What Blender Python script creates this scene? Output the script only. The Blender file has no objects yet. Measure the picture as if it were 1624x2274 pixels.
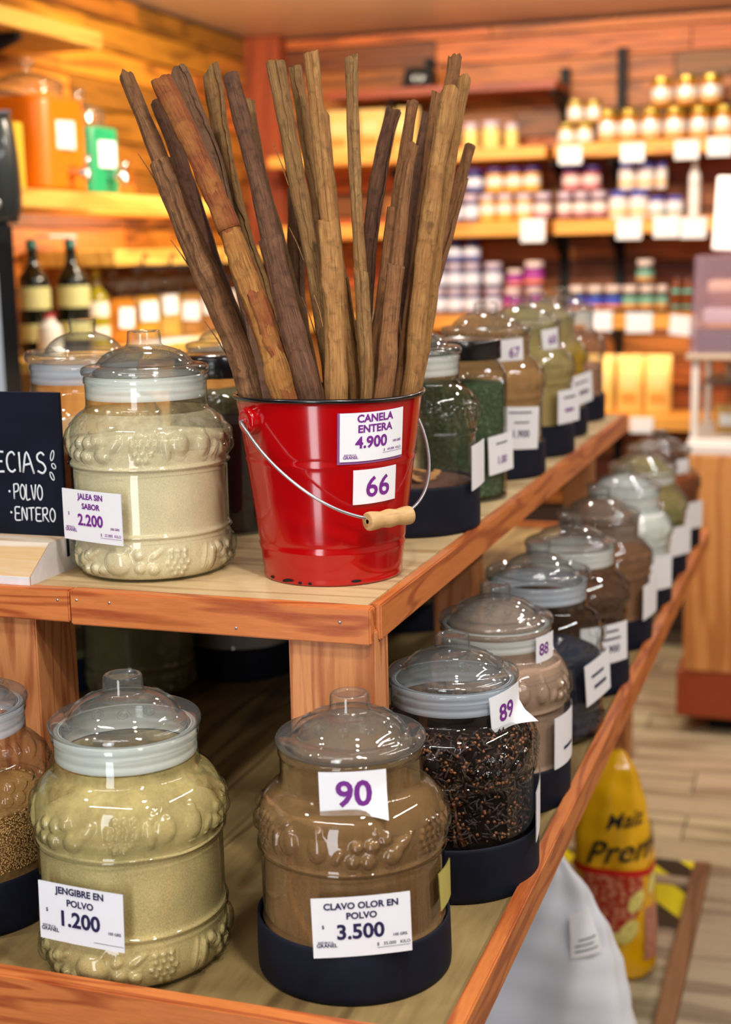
import bpy, bmesh, math, random
import numpy as np
from mathutils import Vector, Matrix

random.seed(7)
rng = np.random.default_rng(11)
PI = math.pi
scene = bpy.context.scene
COL = scene.collection

def col(r, g, b, a=1.0):
    f = lambda c: (c / 255 / 12.92) if c / 255 <= 0.04045 else ((c / 255 + 0.055) / 1.055) ** 2.4
    return (f(r), f(g), f(b), a)

# ------------------------------------------------------------------ camera
cam_d = bpy.data.cameras.new('camera')
cam = bpy.data.objects.new('camera', cam_d)
COL.objects.link(cam)
cam_d.sensor_fit = 'VERTICAL'
cam_d.sensor_height = 36.0
cam_d.lens = 50.0
cam_d.clip_start = 0.05
cam_d.clip_end = 60
pitch, yaw, roll = (math.radians(a) for a in (10.4, 18.77, -1.15))
fw = Vector((-math.sin(yaw) * math.cos(pitch), math.cos(yaw) * math.cos(pitch), -math.sin(pitch)))
rt = Vector((math.cos(yaw), math.sin(yaw), 0))
up = rt.cross(fw)
rt2 = math.cos(roll) * rt + math.sin(roll) * up
up2 = -math.sin(roll) * rt + math.cos(roll) * up
cam.matrix_world = Matrix(((rt2.x, up2.x, -fw.x, 0), (rt2.y, up2.y, -fw.y, 0), (rt2.z, up2.z, -fw.z, 1.35), (0, 0, 0, 1)))
cam_d.dof.use_dof = True
cam_d.dof.focus_distance = 1.34
cam_d.dof.aperture_fstop = 4.2
scene.camera = cam

# ------------------------------------------------------------------ world, lights, exposure
world = bpy.data.worlds.new('world')
scene.world = world
world.use_nodes = True
bg = world.node_tree.nodes['Background']
bg.inputs[0].default_value = (1.0, 0.93, 0.85, 1)
bg.inputs[1].default_value = 0.13

def area(name, loc, target, sx, sy, power, color=(1, 1, 1), shape='RECTANGLE', spread=180):
    d = bpy.data.lights.new(name, 'AREA')
    d.shape = shape
    d.size = sx
    d.size_y = sy
    d.energy = power
    d.color = color
    d.spread = math.radians(spread)
    o = bpy.data.objects.new(name, d)
    COL.objects.link(o)
    o.location = loc
    o.rotation_euler = (Vector(target) - Vector(loc)).to_track_quat('-Z', 'Y').to_euler()
    return o

# assumed, unseen door daylight behind the camera, placed for the bucket's vertical streak
area('assumed_door_light', (-0.52, -1.0, 1.02), (-0.5, 1.4, 1.02), 0.44, 2.0, 24, (0.93, 0.96, 1.0))
# two added, unseen tube lights and assumed small ceiling spots over the spice table
area('added_tube_light', (-0.6, 0.15, 2.08), (-0.6, 0.15, 0), 1.2, 0.05, 9, (1.0, 0.97, 0.92))  # added for streak reflections on the glass lids
area('added_tube_light', (0.75, 1.6, 2.08), (0.75, 1.6, 0), 0.05, 1.2, 18, (1.0, 0.97, 0.92))  # added to brighten the bags and floor at the right
for i, (lx, ly, p) in enumerate([(-1.25, 0.7, 5), (-0.05, 0.75, 9), (0.4, 0.35, 8), (0.25, 2.6, 6), (-1.15, 2.3, 5), (-0.2, 3.5, 6), (-0.75, 2.9, 4)]):
    area('assumed_ceiling_lamp', (lx, ly, 2.07), (lx, ly, 0), 0.09, 0.09, p, (1.0, 0.95, 0.87), 'DISK')  # assumed and unseen, placed to put sparkles on the glass
# assumed, unseen warm shelf lighting, with strips under two of the boards along the back and left walls
for lx in (-1.55, -1.0, -0.45):
    area('assumed_shelf_lamp', (lx, 3.45, 2.06), (lx, 4.9, 1.1), 0.25, 0.10, 12, (1.0, 0.87, 0.68))
area('assumed_shelf_lamp', (-0.55, 3.0, 2.06), (-2.0, 3.5, 1.4), 0.25, 0.10, 9, (1.0, 0.85, 0.6), spread=90)  # assumed and unseen, added to brighten the left shelf fronts
area('assumed_strip_lamp', (-1.84, 3.7, 1.458), (-2.02, 3.7, 1.36), 0.8, 0.02, 2.6, (1.0, 0.85, 0.58))  # assumed strip, added for the bright wall band below the dispensers

area('assumed_strip_lamp', (-0.62, 4.74, 1.078), (-0.62, 4.90, 0.92), 0.55, 0.02, 1.3, (1.0, 0.85, 0.58))  # assumed strip, added to brighten the lowest shelf and its pouches

scene.view_settings.view_transform = 'Standard'
scene.view_settings.look = 'None'
scene.view_settings.gamma = 1.0
scene.view_settings.use_curve_mapping = False
scene.view_settings.exposure = 0.0
scene.cycles.transparent_max_bounces = 28
scene.cycles.max_bounces = 7
scene.cycles.diffuse_bounces = 3
scene.cycles.glossy_bounces = 3
scene.cycles.transmission_bounces = 2
scene.cycles.volume_bounces = 0
scene.cycles.sample_clamp_indirect = 6.0
scene.cycles.use_light_tree = False
scene.cycles.adaptive_threshold = 0.03

# ------------------------------------------------------------------ material helpers
def nodes_of(name):
    m = bpy.data.materials.new(name)
    m.use_nodes = True
    nt = m.node_tree
    return m, nt, nt.nodes['Principled BSDF']

def N(nt, t, **kw):
    n = nt.nodes.new(t)
    for k, v in kw.items():
        setattr(n, k, v)
    return n

def plain(name, c, rough=0.5, metal=0.0, noise=0.0, nscale=40, bump=0.0, spec=0.5, coat=0.0, sss=0.0, alpha=1.0):
    m, nt, b = nodes_of(name)
    b.inputs['Roughness'].default_value = rough
    b.inputs['Metallic'].default_value = metal
    b.inputs['Specular IOR Level'].default_value = spec
    b.inputs['Coat Weight'].default_value = coat
    b.inputs['Coat Roughness'].default_value = 0.06
    b.inputs['Base Color'].default_value = c
    b.inputs['Alpha'].default_value = alpha
    if noise or bump:
        tc = N(nt, 'ShaderNodeTexCoord')
        nz = N(nt, 'ShaderNodeTexNoise')
        nz.inputs['Scale'].default_value = nscale
        nz.inputs['Detail'].default_value = 5
        nt.links.new(tc.outputs['Object'], nz.inputs['Vector'])
        if noise:
            r = N(nt, 'ShaderNodeValToRGB')
            lo = tuple(max(0, x * (1 - noise)) for x in c[:3]) + (1,)
            hi = tuple(min(1, x * (1 + noise)) for x in c[:3]) + (1,)
            r.color_ramp.elements[0].position = 0.3
            r.color_ramp.elements[1].position = 0.7
            r.color_ramp.elements[0].color = lo
            r.color_ramp.elements[1].color = hi
            nt.links.new(nz.outputs['Fac'], r.inputs[0])
            nt.links.new(r.outputs[0], b.inputs['Base Color'])
        if bump:
            bp = N(nt, 'ShaderNodeBump')
            bp.inputs['Strength'].default_value = bump
            bp.inputs['Distance'].default_value = 0.002
            nt.links.new(nz.outputs['Fac'], bp.inputs['Height'])
            nt.links.new(bp.outputs[0], b.inputs['Normal'])
    return m

def wood(name, light, dark, axis=0, scale=1.0, rings=9.0, world_space=False, vary=0.0, rough=0.55, stain=0.0, contrast=1.0, bump=0.15):
    """grain runs along the given axis; rings are contour lines of a stretched noise"""
    m, nt, b = nodes_of(name)
    L = nt.links.new
    tc = N(nt, 'ShaderNodeTexCoord')
    src = tc.outputs['Object']
    oi = N(nt, 'ShaderNodeObjectInfo')
    if world_space:
        geo = N(nt, 'ShaderNodeNewGeometry')
        src = geo.outputs['Position']
    mul = N(nt, 'ShaderNodeMath', operation='MULTIPLY')
    mul.inputs[1].default_value = 37.0
    L(oi.outputs['Random'], mul.inputs[0])
    add = N(nt, 'ShaderNodeVectorMath', operation='ADD')
    L(src, add.inputs[0]); L(mul.outputs[0], add.inputs[1])
    mp = N(nt, 'ShaderNodeMapping')
    s = [9.0 * scale] * 3
    s[axis] = 0.9 * scale
    mp.inputs['Scale'].default_value = s
    L(add.outputs[0], mp.inputs['Vector'])
    n1 = N(nt, 'ShaderNodeTexNoise')
    n1.inputs['Scale'].default_value = 1.6
    n1.inputs['Detail'].default_value = 1.5
    n1.inputs['Distortion'].default_value = 0.35
    L(mp.outputs[0], n1.inputs['Vector'])
    k = N(nt, 'ShaderNodeMath', operation='MULTIPLY'); k.inputs[1].default_value = rings * 6.28
    L(n1.outputs['Fac'], k.inputs[0])
    sn = N(nt, 'ShaderNodeMath', operation='SINE'); L(k.outputs[0], sn.inputs[0])
    pw = N(nt, 'ShaderNodeMapRange'); pw.inputs['From Min'].default_value = 0.15; pw.inputs['From Max'].default_value = 1.0
    L(sn.outputs[0], pw.inputs['Value'])
    n2 = N(nt, 'ShaderNodeTexNoise')
    n2.inputs['Scale'].default_value = 14
    n2.inputs['Detail'].default_value = 6
    n2.inputs['Roughness'].default_value = 0.7
    L(mp.outputs[0], n2.inputs['Vector'])
    mx = N(nt, 'ShaderNodeMath', operation='MULTIPLY_ADD'); mx.inputs[1].default_value = 0.55 * contrast
    L(pw.outputs[0], mx.inputs[0])
    sub = N(nt, 'ShaderNodeMath', operation='MULTIPLY_ADD'); sub.inputs[1].default_value = 0.9 * contrast; sub.inputs[2].default_value = -0.3 * contrast
    L(n2.outputs['Fac'], sub.inputs[0]); L(sub.outputs[0], mx.inputs[2])
    ramp = N(nt, 'ShaderNodeValToRGB')
    ramp.color_ramp.elements[0].color = light
    ramp.color_ramp.elements[1].color = dark
    ramp.color_ramp.elements[0].position = 0.05
    ramp.color_ramp.elements[1].position = 0.95
    L(mx.outputs[0], ramp.inputs[0])
    out = ramp.outputs[0]
    if stain:
        n3 = N(nt, 'ShaderNodeTexNoise'); n3.inputs['Scale'].default_value = 5.0; n3.inputs['Detail'].default_value = 4
        L(add.outputs[0], n3.inputs['Vector'])
        r3 = N(nt, 'ShaderNodeValToRGB')
        r3.color_ramp.elements[0].position = 0.42; r3.color_ramp.elements[0].color = (1, 1, 1, 1)
        r3.color_ramp.elements[1].position = 0.66; r3.color_ramp.elements[1].color = (1 - stain, 1 - stain * 1.05, 1 - stain * 1.1, 1)
        L(n3.outputs['Fac'], r3.inputs[0])
        mm = N(nt, 'ShaderNodeMix', data_type='RGBA', blend_type='MULTIPLY'); mm.inputs[0].default_value = 1
        L(out, mm.inputs[6]); L(r3.outputs[0], mm.inputs[7]); out = mm.outputs[2]
    if vary:
        hv = N(nt, 'ShaderNodeHueSaturation')
        mr = N(nt, 'ShaderNodeMapRange'); mr.inputs['To Min'].default_value = 1 - vary; mr.inputs['To Max'].default_value = 1 + vary
        L(oi.outputs['Random'], mr.inputs['Value'])
        L(mr.outputs[0], hv.inputs['Value'])
        m2 = N(nt, 'ShaderNodeMath', operation='MULTIPLY'); m2.inputs[1].default_value = 7.31
        L(oi.outputs['Random'], m2.inputs[0])
        fr = N(nt, 'ShaderNodeMath', operation='FRACT'); L(m2.outputs[0], fr.inputs[0])
        mh = N(nt, 'ShaderNodeMapRange'); mh.inputs['To Min'].default_value = 0.485; mh.inputs['To Max'].default_value = 0.512
        L(fr.outputs[0], mh.inputs['Value']); L(mh.outputs[0], hv.inputs['Hue'])
        L(out, hv.inputs['Color']); out = hv.outputs[0]
    L(out, b.inputs['Base Color'])
    b.inputs['Roughness'].default_value = rough
    if bump:
        bp = N(nt, 'ShaderNodeBump'); bp.inputs['Strength'].default_value = bump; bp.inputs['Distance'].default_value = 0.001
        L(n2.outputs['Fac'], bp.inputs['Height']); L(bp.outputs[0], b.inputs['Normal'])
    return m

def glass(name, tint=(0.97, 0.985, 0.98), edge=(0.30, 0.38, 0.38), f0=0.045, rough=0.015, edge_pow=3.0, haze=0.0, haze_col=(0.8, 0.82, 0.8, 1)):
    """thin clear glass: Schlick mirror reflection over a tinted see-through sheet"""
    m = bpy.data.materials.new(name); m.use_nodes = True
    nt = m.node_tree; nt.nodes.clear(); L = nt.links.new
    out = N(nt, 'ShaderNodeOutputMaterial')
    lw = N(nt, 'ShaderNodeLayerWeight'); lw.inputs['Blend'].default_value = 0.5
    p5 = N(nt, 'ShaderNodeMath', operation='POWER'); p5.inputs[1].default_value = 3.2
    L(lw.outputs['Facing'], p5.inputs[0])
    ma = N(nt, 'ShaderNodeMath', operation='MULTIPLY_ADD'); ma.inputs[1].default_value = 0.55; ma.inputs[2].default_value = f0
    L(p5.outputs[0], ma.inputs[0])
    pe = N(nt, 'ShaderNodeMath', operation='POWER'); pe.inputs[1].default_value = edge_pow
    L(lw.outputs['Facing'], pe.inputs[0])
    mc = N(nt, 'ShaderNodeMix', data_type='RGBA')
    mc.inputs[6].default_value = tint + (1,); mc.inputs[7].default_value = edge + (1,)  # dark tint at grazing angles stands in for refraction in thick glass
    L(pe.outputs[0], mc.inputs[0])
    tr = N(nt, 'ShaderNodeBsdfTransparent'); L(mc.outputs[2], tr.inputs[0])
    gl = N(nt, 'ShaderNodeBsdfGlossy'); gl.inputs['Roughness'].default_value = rough
    mx = N(nt, 'ShaderNodeMixShader'); L(ma.outputs[0], mx.inputs[0]); L(tr.outputs[0], mx.inputs[1]); L(gl.outputs[0], mx.inputs[2])
    fin = mx
    if haze:
        df = N(nt, 'ShaderNodeBsdfDiffuse'); df.inputs[0].default_value = haze_col
        h = N(nt, 'ShaderNodeMixShader'); h.inputs[0].default_value = haze
        L(mx.outputs[0], h.inputs[1]); L(df.outputs[0], h.inputs[2]); fin = h
    L(fin.outputs[0], out.inputs[0])
    return m

# ------------------------------------------------------------------ mesh helpers
def mk(name, V, F, smooth=True, uv=None):
    me = bpy.data.meshes.new(name)
    me.from_pydata([tuple(v) for v in V], [], [tuple(int(i) for i in f) for f in F])
    if smooth:
        me.polygons.foreach_set('use_smooth', [True] * len(me.polygons))
    if uv is not None:
        lay = me.uv_layers.new(name='UVMap')
        li = np.empty(len(me.loops), dtype=np.int32)
        me.loops.foreach_get('vertex_index', li)
        lay.data.foreach_set('uv', np.asarray(uv, dtype=np.float32)[li].ravel())
    me.update()
    return me

def obj(name, me, mat=None, parent=None, loc=None, rot=None, scale=None):
    if mat is not None and not me.materials:
        me.materials.append(mat)
    o = bpy.data.objects.new(name, me)
    COL.objects.link(o)
    if parent is not None:
        o.parent = parent
    if loc is not None: o.location = loc
    if rot is not None: o.rotation_euler = rot
    if scale is not None: o.scale = scale
    if mat is not None and me.materials[0] != mat:
        o.material_slots[0].link = 'OBJECT'
        o.material_slots[0].material = mat
    return o

def tag(o, label, cat, group=None):
    o['label'] = label
    o['category'] = cat
    if group: o['group'] = group
    return o

def thing(name, label, cat, loc=(0, 0, 0), rz=0.0, group=None):
    o = bpy.data.objects.new(name, None)
    o.empty_display_size = 0.02
    COL.objects.link(o)
    o.location = loc
    o.rotation_euler = (0, 0, rz)
    return tag(o, label, cat, group)

def struct(o):
    o['kind'] = 'structure'
    return o

def grid_faces(nr, nc, close=True, off=0):
    F = []
    cc = nc if close else nc - 1
    for i in range(nr - 1):
        for j in range(cc):
            a = off + i * nc + j; b = off + i * nc + (j + 1) % nc
            F.append((a, b, b + nc, a + nc))
    return F

def lathe(name, prof, n=48, smooth=True):
    t = np.linspace(0, 2 * PI, n, endpoint=False)
    V = []
    for r, z in prof:
        r = max(r, 1e-5)
        V += [(r * math.cos(a), r * math.sin(a), z) for a in t]
    return mk(name, V, grid_faces(len(prof), n), smooth)

def box_mesh(name, sx, sy, sz, bevel=0.0, seg=1, org=(0, 0, 0)):
    bm = bmesh.new()
    bmesh.ops.create_cube(bm, size=1.0)
    for v in bm.verts:
        v.co = Vector((v.co.x * sx, v.co.y * sy, v.co.z * sz))
    if bevel:
        bmesh.ops.bevel(bm, geom=bm.edges[:], offset=bevel, segments=seg, affect='EDGES')
    for v in bm.verts:
        v.co += Vector(org)
    me = bpy.data.meshes.new(name)
    bm.to_mesh(me); bm.free()
    return me

def box(name, x0, x1, y0, y1, z0, z1, mat, parent=None, bevel=0.002, seg=1):
    """a box between world coordinates, with its origin at its own centre"""
    me = box_mesh(name, x1 - x0, y1 - y0, z1 - z0, bevel, seg)
    return obj(name, me, mat, parent, ((x0 + x1) / 2, (y0 + y1) / 2, (z0 + z1) / 2))

def tube(name, pts, rad, n=10, cap=True):
    P = [Vector(p) for p in pts]
    m = len(P)
    rads = rad if hasattr(rad, '__len__') else [rad] * m
    V = []
    T0 = (P[1] - P[0]).normalized()
    nrm = T0.orthogonal().normalized()
    for i in range(m):
        T = (P[min(i + 1, m - 1)] - P[max(i - 1, 0)]).normalized()
        nrm = (nrm - T * nrm.dot(T)).normalized()
        bn = T.cross(nrm)
        for j in range(n):
            a = 2 * PI * j / n
            V.append(P[i] + (nrm * math.cos(a) + bn * math.sin(a)) * rads[i])
    F = grid_faces(m, n)
    if cap:
        F.append(tuple(reversed(range(n)))); F.append(tuple(range((m - 1) * n, m * n)))
    return mk(name, V, F)

def smooth_path(pts, k=6):
    """Catmull-Rom through the points"""
    P = [np.array(p, float) for p in pts]
    P = [2 * P[0] - P[1]] + P + [2 * P[-1] - P[-2]]
    out = []
    for i in range(1, len(P) - 2):
        for s in range(k):
            t = s / k
            a, b, c, d = P[i - 1], P[i], P[i + 1], P[i + 2]
            out.append(0.5 * ((2 * b) + (-a + c) * t + (2 * a - 5 * b + 4 * c - d) * t * t + (-a + 3 * b - 3 * c + d) * t ** 3))
    out.append(P[-2])
    return out

# ------------------------------------------------------------------ lettering
_tc = {}
def text_geo(txt, size, bold=0.0, shear=0.0, align='CENTER'):
    key = (txt, size, bold, shear, align)
    if key in _tc: return _tc[key]
    cu = bpy.data.curves.new('t', 'FONT')
    cu.body = txt; cu.size = size; cu.align_x = align; cu.align_y = 'CENTER'
    cu.offset = bold * size; cu.shear = shear; cu.resolution_u = 3
    o = bpy.data.objects.new('t', cu); COL.objects.link(o)
    dg = bpy.context.evaluated_depsgraph_get()
    me = bpy.data.meshes.new_from_object(o.evaluated_get(dg))
    V = [v.co.copy() for v in me.vertices]; F = [tuple(p.vertices) for p in me.polygons]
    if V:
        yc = (min(v.y for v in V) + max(v.y for v in V)) / 2
        for v in V: v.y -= yc
    bpy.data.objects.remove(o); bpy.data.curves.remove(cu); bpy.data.meshes.remove(me)
    _tc[key] = (V, F)
    return V, F

def wrap_fn(th, z, R, Rc, tilt=0.0, lean=0.0):
    n = Vector((math.cos(th), math.sin(th), 0)); t = Vector((-math.sin(th), math.cos(th), 0))
    upv = Vector((0, 0, 1)) * math.cos(lean) + n * math.sin(lean)
    nn = n * math.cos(lean) - Vector((0, 0, 1)) * math.sin(lean)
    C = n * R + Vector((0, 0, z)); ct, st = math.cos(tilt), math.sin(tilt)
    def f(u, v, h):
        a, b = u * ct - v * st, u * st + v * ct
        ph = a / Rc
        return C + t * (Rc * math.sin(ph)) - nn * (Rc * (1 - math.cos(ph))) + nn * h + upv * b
    return f

def card(parent, th, z, w, h, R, Rc, lines, paper, tilt=0.0, lean=0.0, name='price_tag', backing=None, curl=0.0, rules=()):
    """a paper card on a curved wall; each printed line is a piece of its own"""
    f0 = wrap_fn(th, z, R, Rc, tilt, lean)
    def f(u, v, hh):
        c = curl * max(0.0, (u / w + 0.5) + (0.5 - v / h) - 1.45) ** 2 * 0.06
        return f0(u, v, hh + c)
    nu, nv = 14, 4
    V = []
    for hh in (0.0012, 0.0004):
        for j in range(nv + 1):
            for i in range(nu + 1):
                V.append(f((i / nu - .5) * w, (j / nv - .5) * h, hh))
    F = []
    nn = (nu + 1) * (nv + 1)
    for j in range(nv):
        for i in range(nu):
            a = j * (nu + 1) + i
            F.append((a, a + 1, a + nu + 2, a + nu + 1)); F.append((nn + a, nn + a + nu + 1, nn + a + nu + 2, nn + a + 1))
    c = obj(name, mk(name, V, F), paper, parent)
    if backing:
        bw, bh, dx, dy, bm_ = backing
        V = [f(-w / 2 + dx + bw * i / nu, -h / 2 + dy + bh * j, 0.0002) for j in (0, 1) for i in range(nu + 1)]
        F = [(i, i + 1, i + nu + 2, i + nu + 1) for i in range(nu)]
        obj('plastic_sleeve', mk('plastic_sleeve', V, F), bm_, parent)
    for txt, u, v, size, bold, ink, *al in lines:
        tv, tf = text_geo(txt, size, bold, 0.0, al[0] if al else 'CENTER')
        VV = [f(p.x + u, p.y + v, 0.0016) for p in tv]
        if VV: obj('lettering', mk('lettering', VV, tf, False), ink, c)
    for (u0, u1, v, th_, ink) in rules:
        V = [f(u, v + d, 0.0016) for d in (-th_ / 2, th_ / 2) for u in np.linspace(u0, u1, 8)]
        obj('printed_line', mk('printed_line', V, [(i, i + 1, i + 9, i + 8) for i in range(7)], False), ink, c)
    return c

# ------------------------------------------------------------------ materials
M = {}
M['pine_edge'] = wood('pine_edge', col(210, 124, 64), col(146, 56, 20), 0, 2.2, 5, rough=0.45)
M['pine_edge_y'] = wood('pine_edge_y', col(202, 118, 56), col(138, 54, 18), 1, 2.2, 5, rough=0.45)
M['pine_post'] = wood('pine_post', col(212, 142, 88), col(150, 72, 34), 2, 1.9, 6, rough=0.5)
M['pine_top'] = wood('pine_top', col(214, 188, 142), col(160, 118, 72), 0, 1.3, 5, rough=0.5, stain=0.25, contrast=0.8)
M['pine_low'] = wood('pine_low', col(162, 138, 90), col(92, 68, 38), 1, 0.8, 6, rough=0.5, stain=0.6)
M['plank'] = wood('plank', col(186, 106, 40), col(96, 42, 10), 0, 1.0, 5, world_space=True, vary=0.6, rough=0.5)
M['plank_side'] = wood('plank_side', col(186, 112, 32), col(92, 46, 10), 1, 1.0, 5, world_space=True, vary=0.6, rough=0.5)
M['pillar'] = wood('pillar', col(160, 70, 30), col(104, 38, 14), 2, 1.0, 4, rough=0.5)
M['shelf'] = wood('shelf', col(236, 168, 74), col(190, 108, 34), 0, 1.0, 5, world_space=True, rough=0.5)
M['shelf_side'] = wood('shelf_side', col(240, 188, 92), col(198, 130, 44), 1, 1.0, 5, world_space=True, rough=0.5)
M['cabinet'] = wood('cabinet', col(206, 144, 82), col(160, 94, 42), 2, 0.9, 5, world_space=True, vary=0.12, rough=0.45)
M['plinth'] = wood('plinth', col(150, 62, 26), col(104, 38, 14), 0, 1.0, 5, rough=0.5)
M['floor'] = wood('floor', col(186, 172, 144), col(128, 112, 90), 0, 0.7, 3, world_space=True, vary=0.10, rough=0.42, contrast=1.1, bump=0.05)
M['floor_gap'] = plain('floor_gap', col(70, 60, 48), 0.7)
M['gap'] = plain('gap', col(46, 24, 12), 0.8)
M['ceiling'] = plain('ceiling', col(224, 206, 192), 0.3, noise=0.05, nscale=3)
M['black'] = plain('black', col(14, 14, 17), 0.6, spec=.3)
M['black_gloss'] = plain('black_gloss', col(16, 18, 22), 0.18, coat=0.3)
M['rubber'] = plain('rubber', col(14, 19, 36), 0.68, noise=0.3, nscale=40, bump=0.2, spec=0.25)
M['paper'] = plain('paper', col(240, 240, 246), 0.5, spec=0.3)
M['paper_dirty'] = plain('paper_dirty', col(222, 220, 222), 0.55, noise=0.05, nscale=60)
M['purple'] = plain('purple', col(118, 36, 140), 0.6)
M['navy'] = plain('navy', col(24, 20, 74), 0.6)
M['plum'] = plain('plum', col(150, 92, 150), 0.3)
M['tape_y'] = plain('tape_y', col(186, 176, 92), 0.4)
M['glass'] = glass('glass', edge=(0.14, 0.19, 0.20), f0=.06, edge_pow=3.2)
M['glass_green'] = glass('glass_green', (0.95, 0.985, 0.965), (0.10, 0.20, 0.17), f0=.06, edge_pow=3.0)
M['glass_lid'] = glass('glass_lid', (0.95, 0.965, 0.96), (0.16, 0.23, 0.25), f0=0.075, edge_pow=2.4, haze=.035, haze_col=(.75, .82, .85, 1))
M['glass_pink'] = glass('glass_pink', (0.93, 0.88, 0.88), (0.5, 0.38, 0.4), f0=0.06)
M['acrylic'] = glass('acrylic', (0.93, 0.9, 0.92), (0.6, 0.52, 0.58), haze=0.22, haze_col=col(190, 160, 180))
M['seal'] = plain('seal', col(246, 248, 246), 0.4, alpha=0.70)
M['seal_blue'] = plain('seal_blue', col(214, 224, 240), 0.4, alpha=0.68)
M['enamel'] = plain('enamel', col(172, 4, 10), 0.15, noise=0.08, nscale=12, bump=0.06, coat=0.35)
M['enamel_black'] = plain('enamel_black', col(14, 14, 20), 0.25, coat=0.4)
M['steel'] = plain('steel', col(186, 192, 200), 0.35, metal=0.9)
M['chrome'] = plain('chrome', col(220, 220, 224), 0.12, metal=1.0)
M['grip'] = wood('grip', col(206, 166, 112), col(150, 104, 60), 2, 3.0, 4, rough=0.5)

def powder(name, c, grain=600, vary=0.12, streak=1.0):
    m, nt, b = nodes_of(name); L = nt.links.new
    tc = N(nt, 'ShaderNodeTexCoord')
    n1 = N(nt, 'ShaderNodeTexNoise'); n1.inputs['Scale'].default_value = grain; n1.inputs['Detail'].default_value = 3
    n2 = N(nt, 'ShaderNodeTexNoise'); n2.inputs['Scale'].default_value = 22; n2.inputs['Detail'].default_value = 6
    mp = N(nt, 'ShaderNodeMapping'); mp.inputs['Scale'].default_value = (streak, streak, 1.0)
    L(tc.outputs['Object'], n1.inputs['Vector']); L(tc.outputs['Object'], mp.inputs['Vector']); L(mp.outputs[0], n2.inputs['Vector'])
    ad = N(nt, 'ShaderNodeMath', operation='MULTIPLY_ADD'); ad.inputs[1].default_value = 0.5
    L(n1.outputs['Fac'], ad.inputs[0])
    h = N(nt, 'ShaderNodeMath', operation='MULTIPLY'); h.inputs[1].default_value = 0.5
    L(n2.outputs['Fac'], h.inputs[0]); L(h.outputs[0], ad.inputs[2])
    r = N(nt, 'ShaderNodeValToRGB')
    r.color_ramp.elements[0].position = 0.35; r.color_ramp.elements[1].position = 0.65
    r.color_ramp.elements[0].color = tuple(x * (1 - vary) for x in c[:3]) + (1,)
    r.color_ramp.elements[1].color = tuple(min(1, x * (1 + vary)) for x in c[:3]) + (1,)
    L(ad.outputs[0], r.inputs[0]); L(r.outputs[0], b.inputs['Base Color'])
    b.inputs['Roughness'].default_value = 0.9; b.inputs['Specular IOR Level'].default_value = 0.1
    bp = N(nt, 'ShaderNodeBump'); bp.inputs['Strength'].default_value = 0.4; bp.inputs['Distance'].default_value = 0.001
    L(ad.outputs[0], bp.inputs['Height']); L(bp.outputs[0], b.inputs['Normal'])
    return m

def film(name, c, lo, hi, scale=30):
    """powder clinging to the inside of the glass in patches"""
    m = bpy.data.materials.new(name); m.use_nodes = True
    nt = m.node_tree; nt.nodes.clear(); L = nt.links.new
    out = N(nt, 'ShaderNodeOutputMaterial'); tc = N(nt, 'ShaderNodeTexCoord')
    nz = N(nt, 'ShaderNodeTexNoise'); nz.inputs['Scale'].default_value = scale; nz.inputs['Detail'].default_value = 7; nz.inputs['Roughness'].default_value = .65
    L(tc.outputs['Object'], nz.inputs['Vector'])
    mr = N(nt, 'ShaderNodeMapRange'); mr.inputs['From Min'].default_value = .35; mr.inputs['From Max'].default_value = .65; mr.inputs['To Min'].default_value = lo; mr.inputs['To Max'].default_value = hi
    L(nz.outputs['Fac'], mr.inputs['Value'])
    df = N(nt, 'ShaderNodeBsdfDiffuse'); df.inputs[0].default_value = c
    tr = N(nt, 'ShaderNodeBsdfTransparent')
    mx = N(nt, 'ShaderNodeMixShader'); L(mr.outputs[0], mx.inputs[0]); L(tr.outputs[0], mx.inputs[1]); L(df.outputs[0], mx.inputs[2]); L(mx.outputs[0], out.inputs[0])
    return m

# ------------------------------------------------------------------ the room
XW, YW, ZC = -2.10, 5.0, 2.11
fl = struct(box('floor', -2.3, 2.2, -2.6, 5.2, -0.05, -0.006, M['floor_gap'], None, 0))
pw_, pl_ = 0.15, 1.2
unit = box_mesh('floor_plank', 1, 1, 1)
def plank_obj(name, me, mat, parent, x0, x1, y0, y1, z0, z1):
    p = parent.location
    return obj(name, me, mat, parent, ((x0 + x1) / 2 - p.x, (y0 + y1) / 2 - p.y, (z0 + z1) / 2 - p.z), None, (x1 - x0, y1 - y0, z1 - z0))
r_ = random.Random(3)
y = 1.5
while y < 4.7:
    x = -1.0 - r_.random() * 1.1
    while x < 1.2:
        plank_obj('floor_plank', unit, M['floor'], fl, x, x + pl_ - 0.004, y, y + pw_ - 0.004, -0.006, 0.0)
        x += pl_
    y += pw_

def planked(name, wall, axis, a0, a1, z0, z1, face, mat, seed, ph=0.085):
    """boards of uneven length and depth nailed along a wall"""
    r = random.Random(seed)
    me = box_mesh('plank', 1, 1, 1)
    z = z0
    while z < z1 - 0.01:
        hgt = min(ph, z1 - z)
        a = a0 - r.random() * 0.5
        while a < a1:
            ln = 0.55 + r.random() * 0.65
            b0, b1 = max(a, a0), min(a + ln, a1)
            if b1 - b0 > 0.03:
                d = 0.014 + r.random() * 0.010
                if axis == 0:
                    plank_obj('plank', me, mat, wall, b0 + .002, b1 - .002, face - d, face, z + .003, z + hgt - .003)
                else:
                    plank_obj('plank', me, mat, wall, face, face + d, b0 + .002, b1 - .002, z + .003, z + hgt - .003)
            a += ln
        z += hgt

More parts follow.
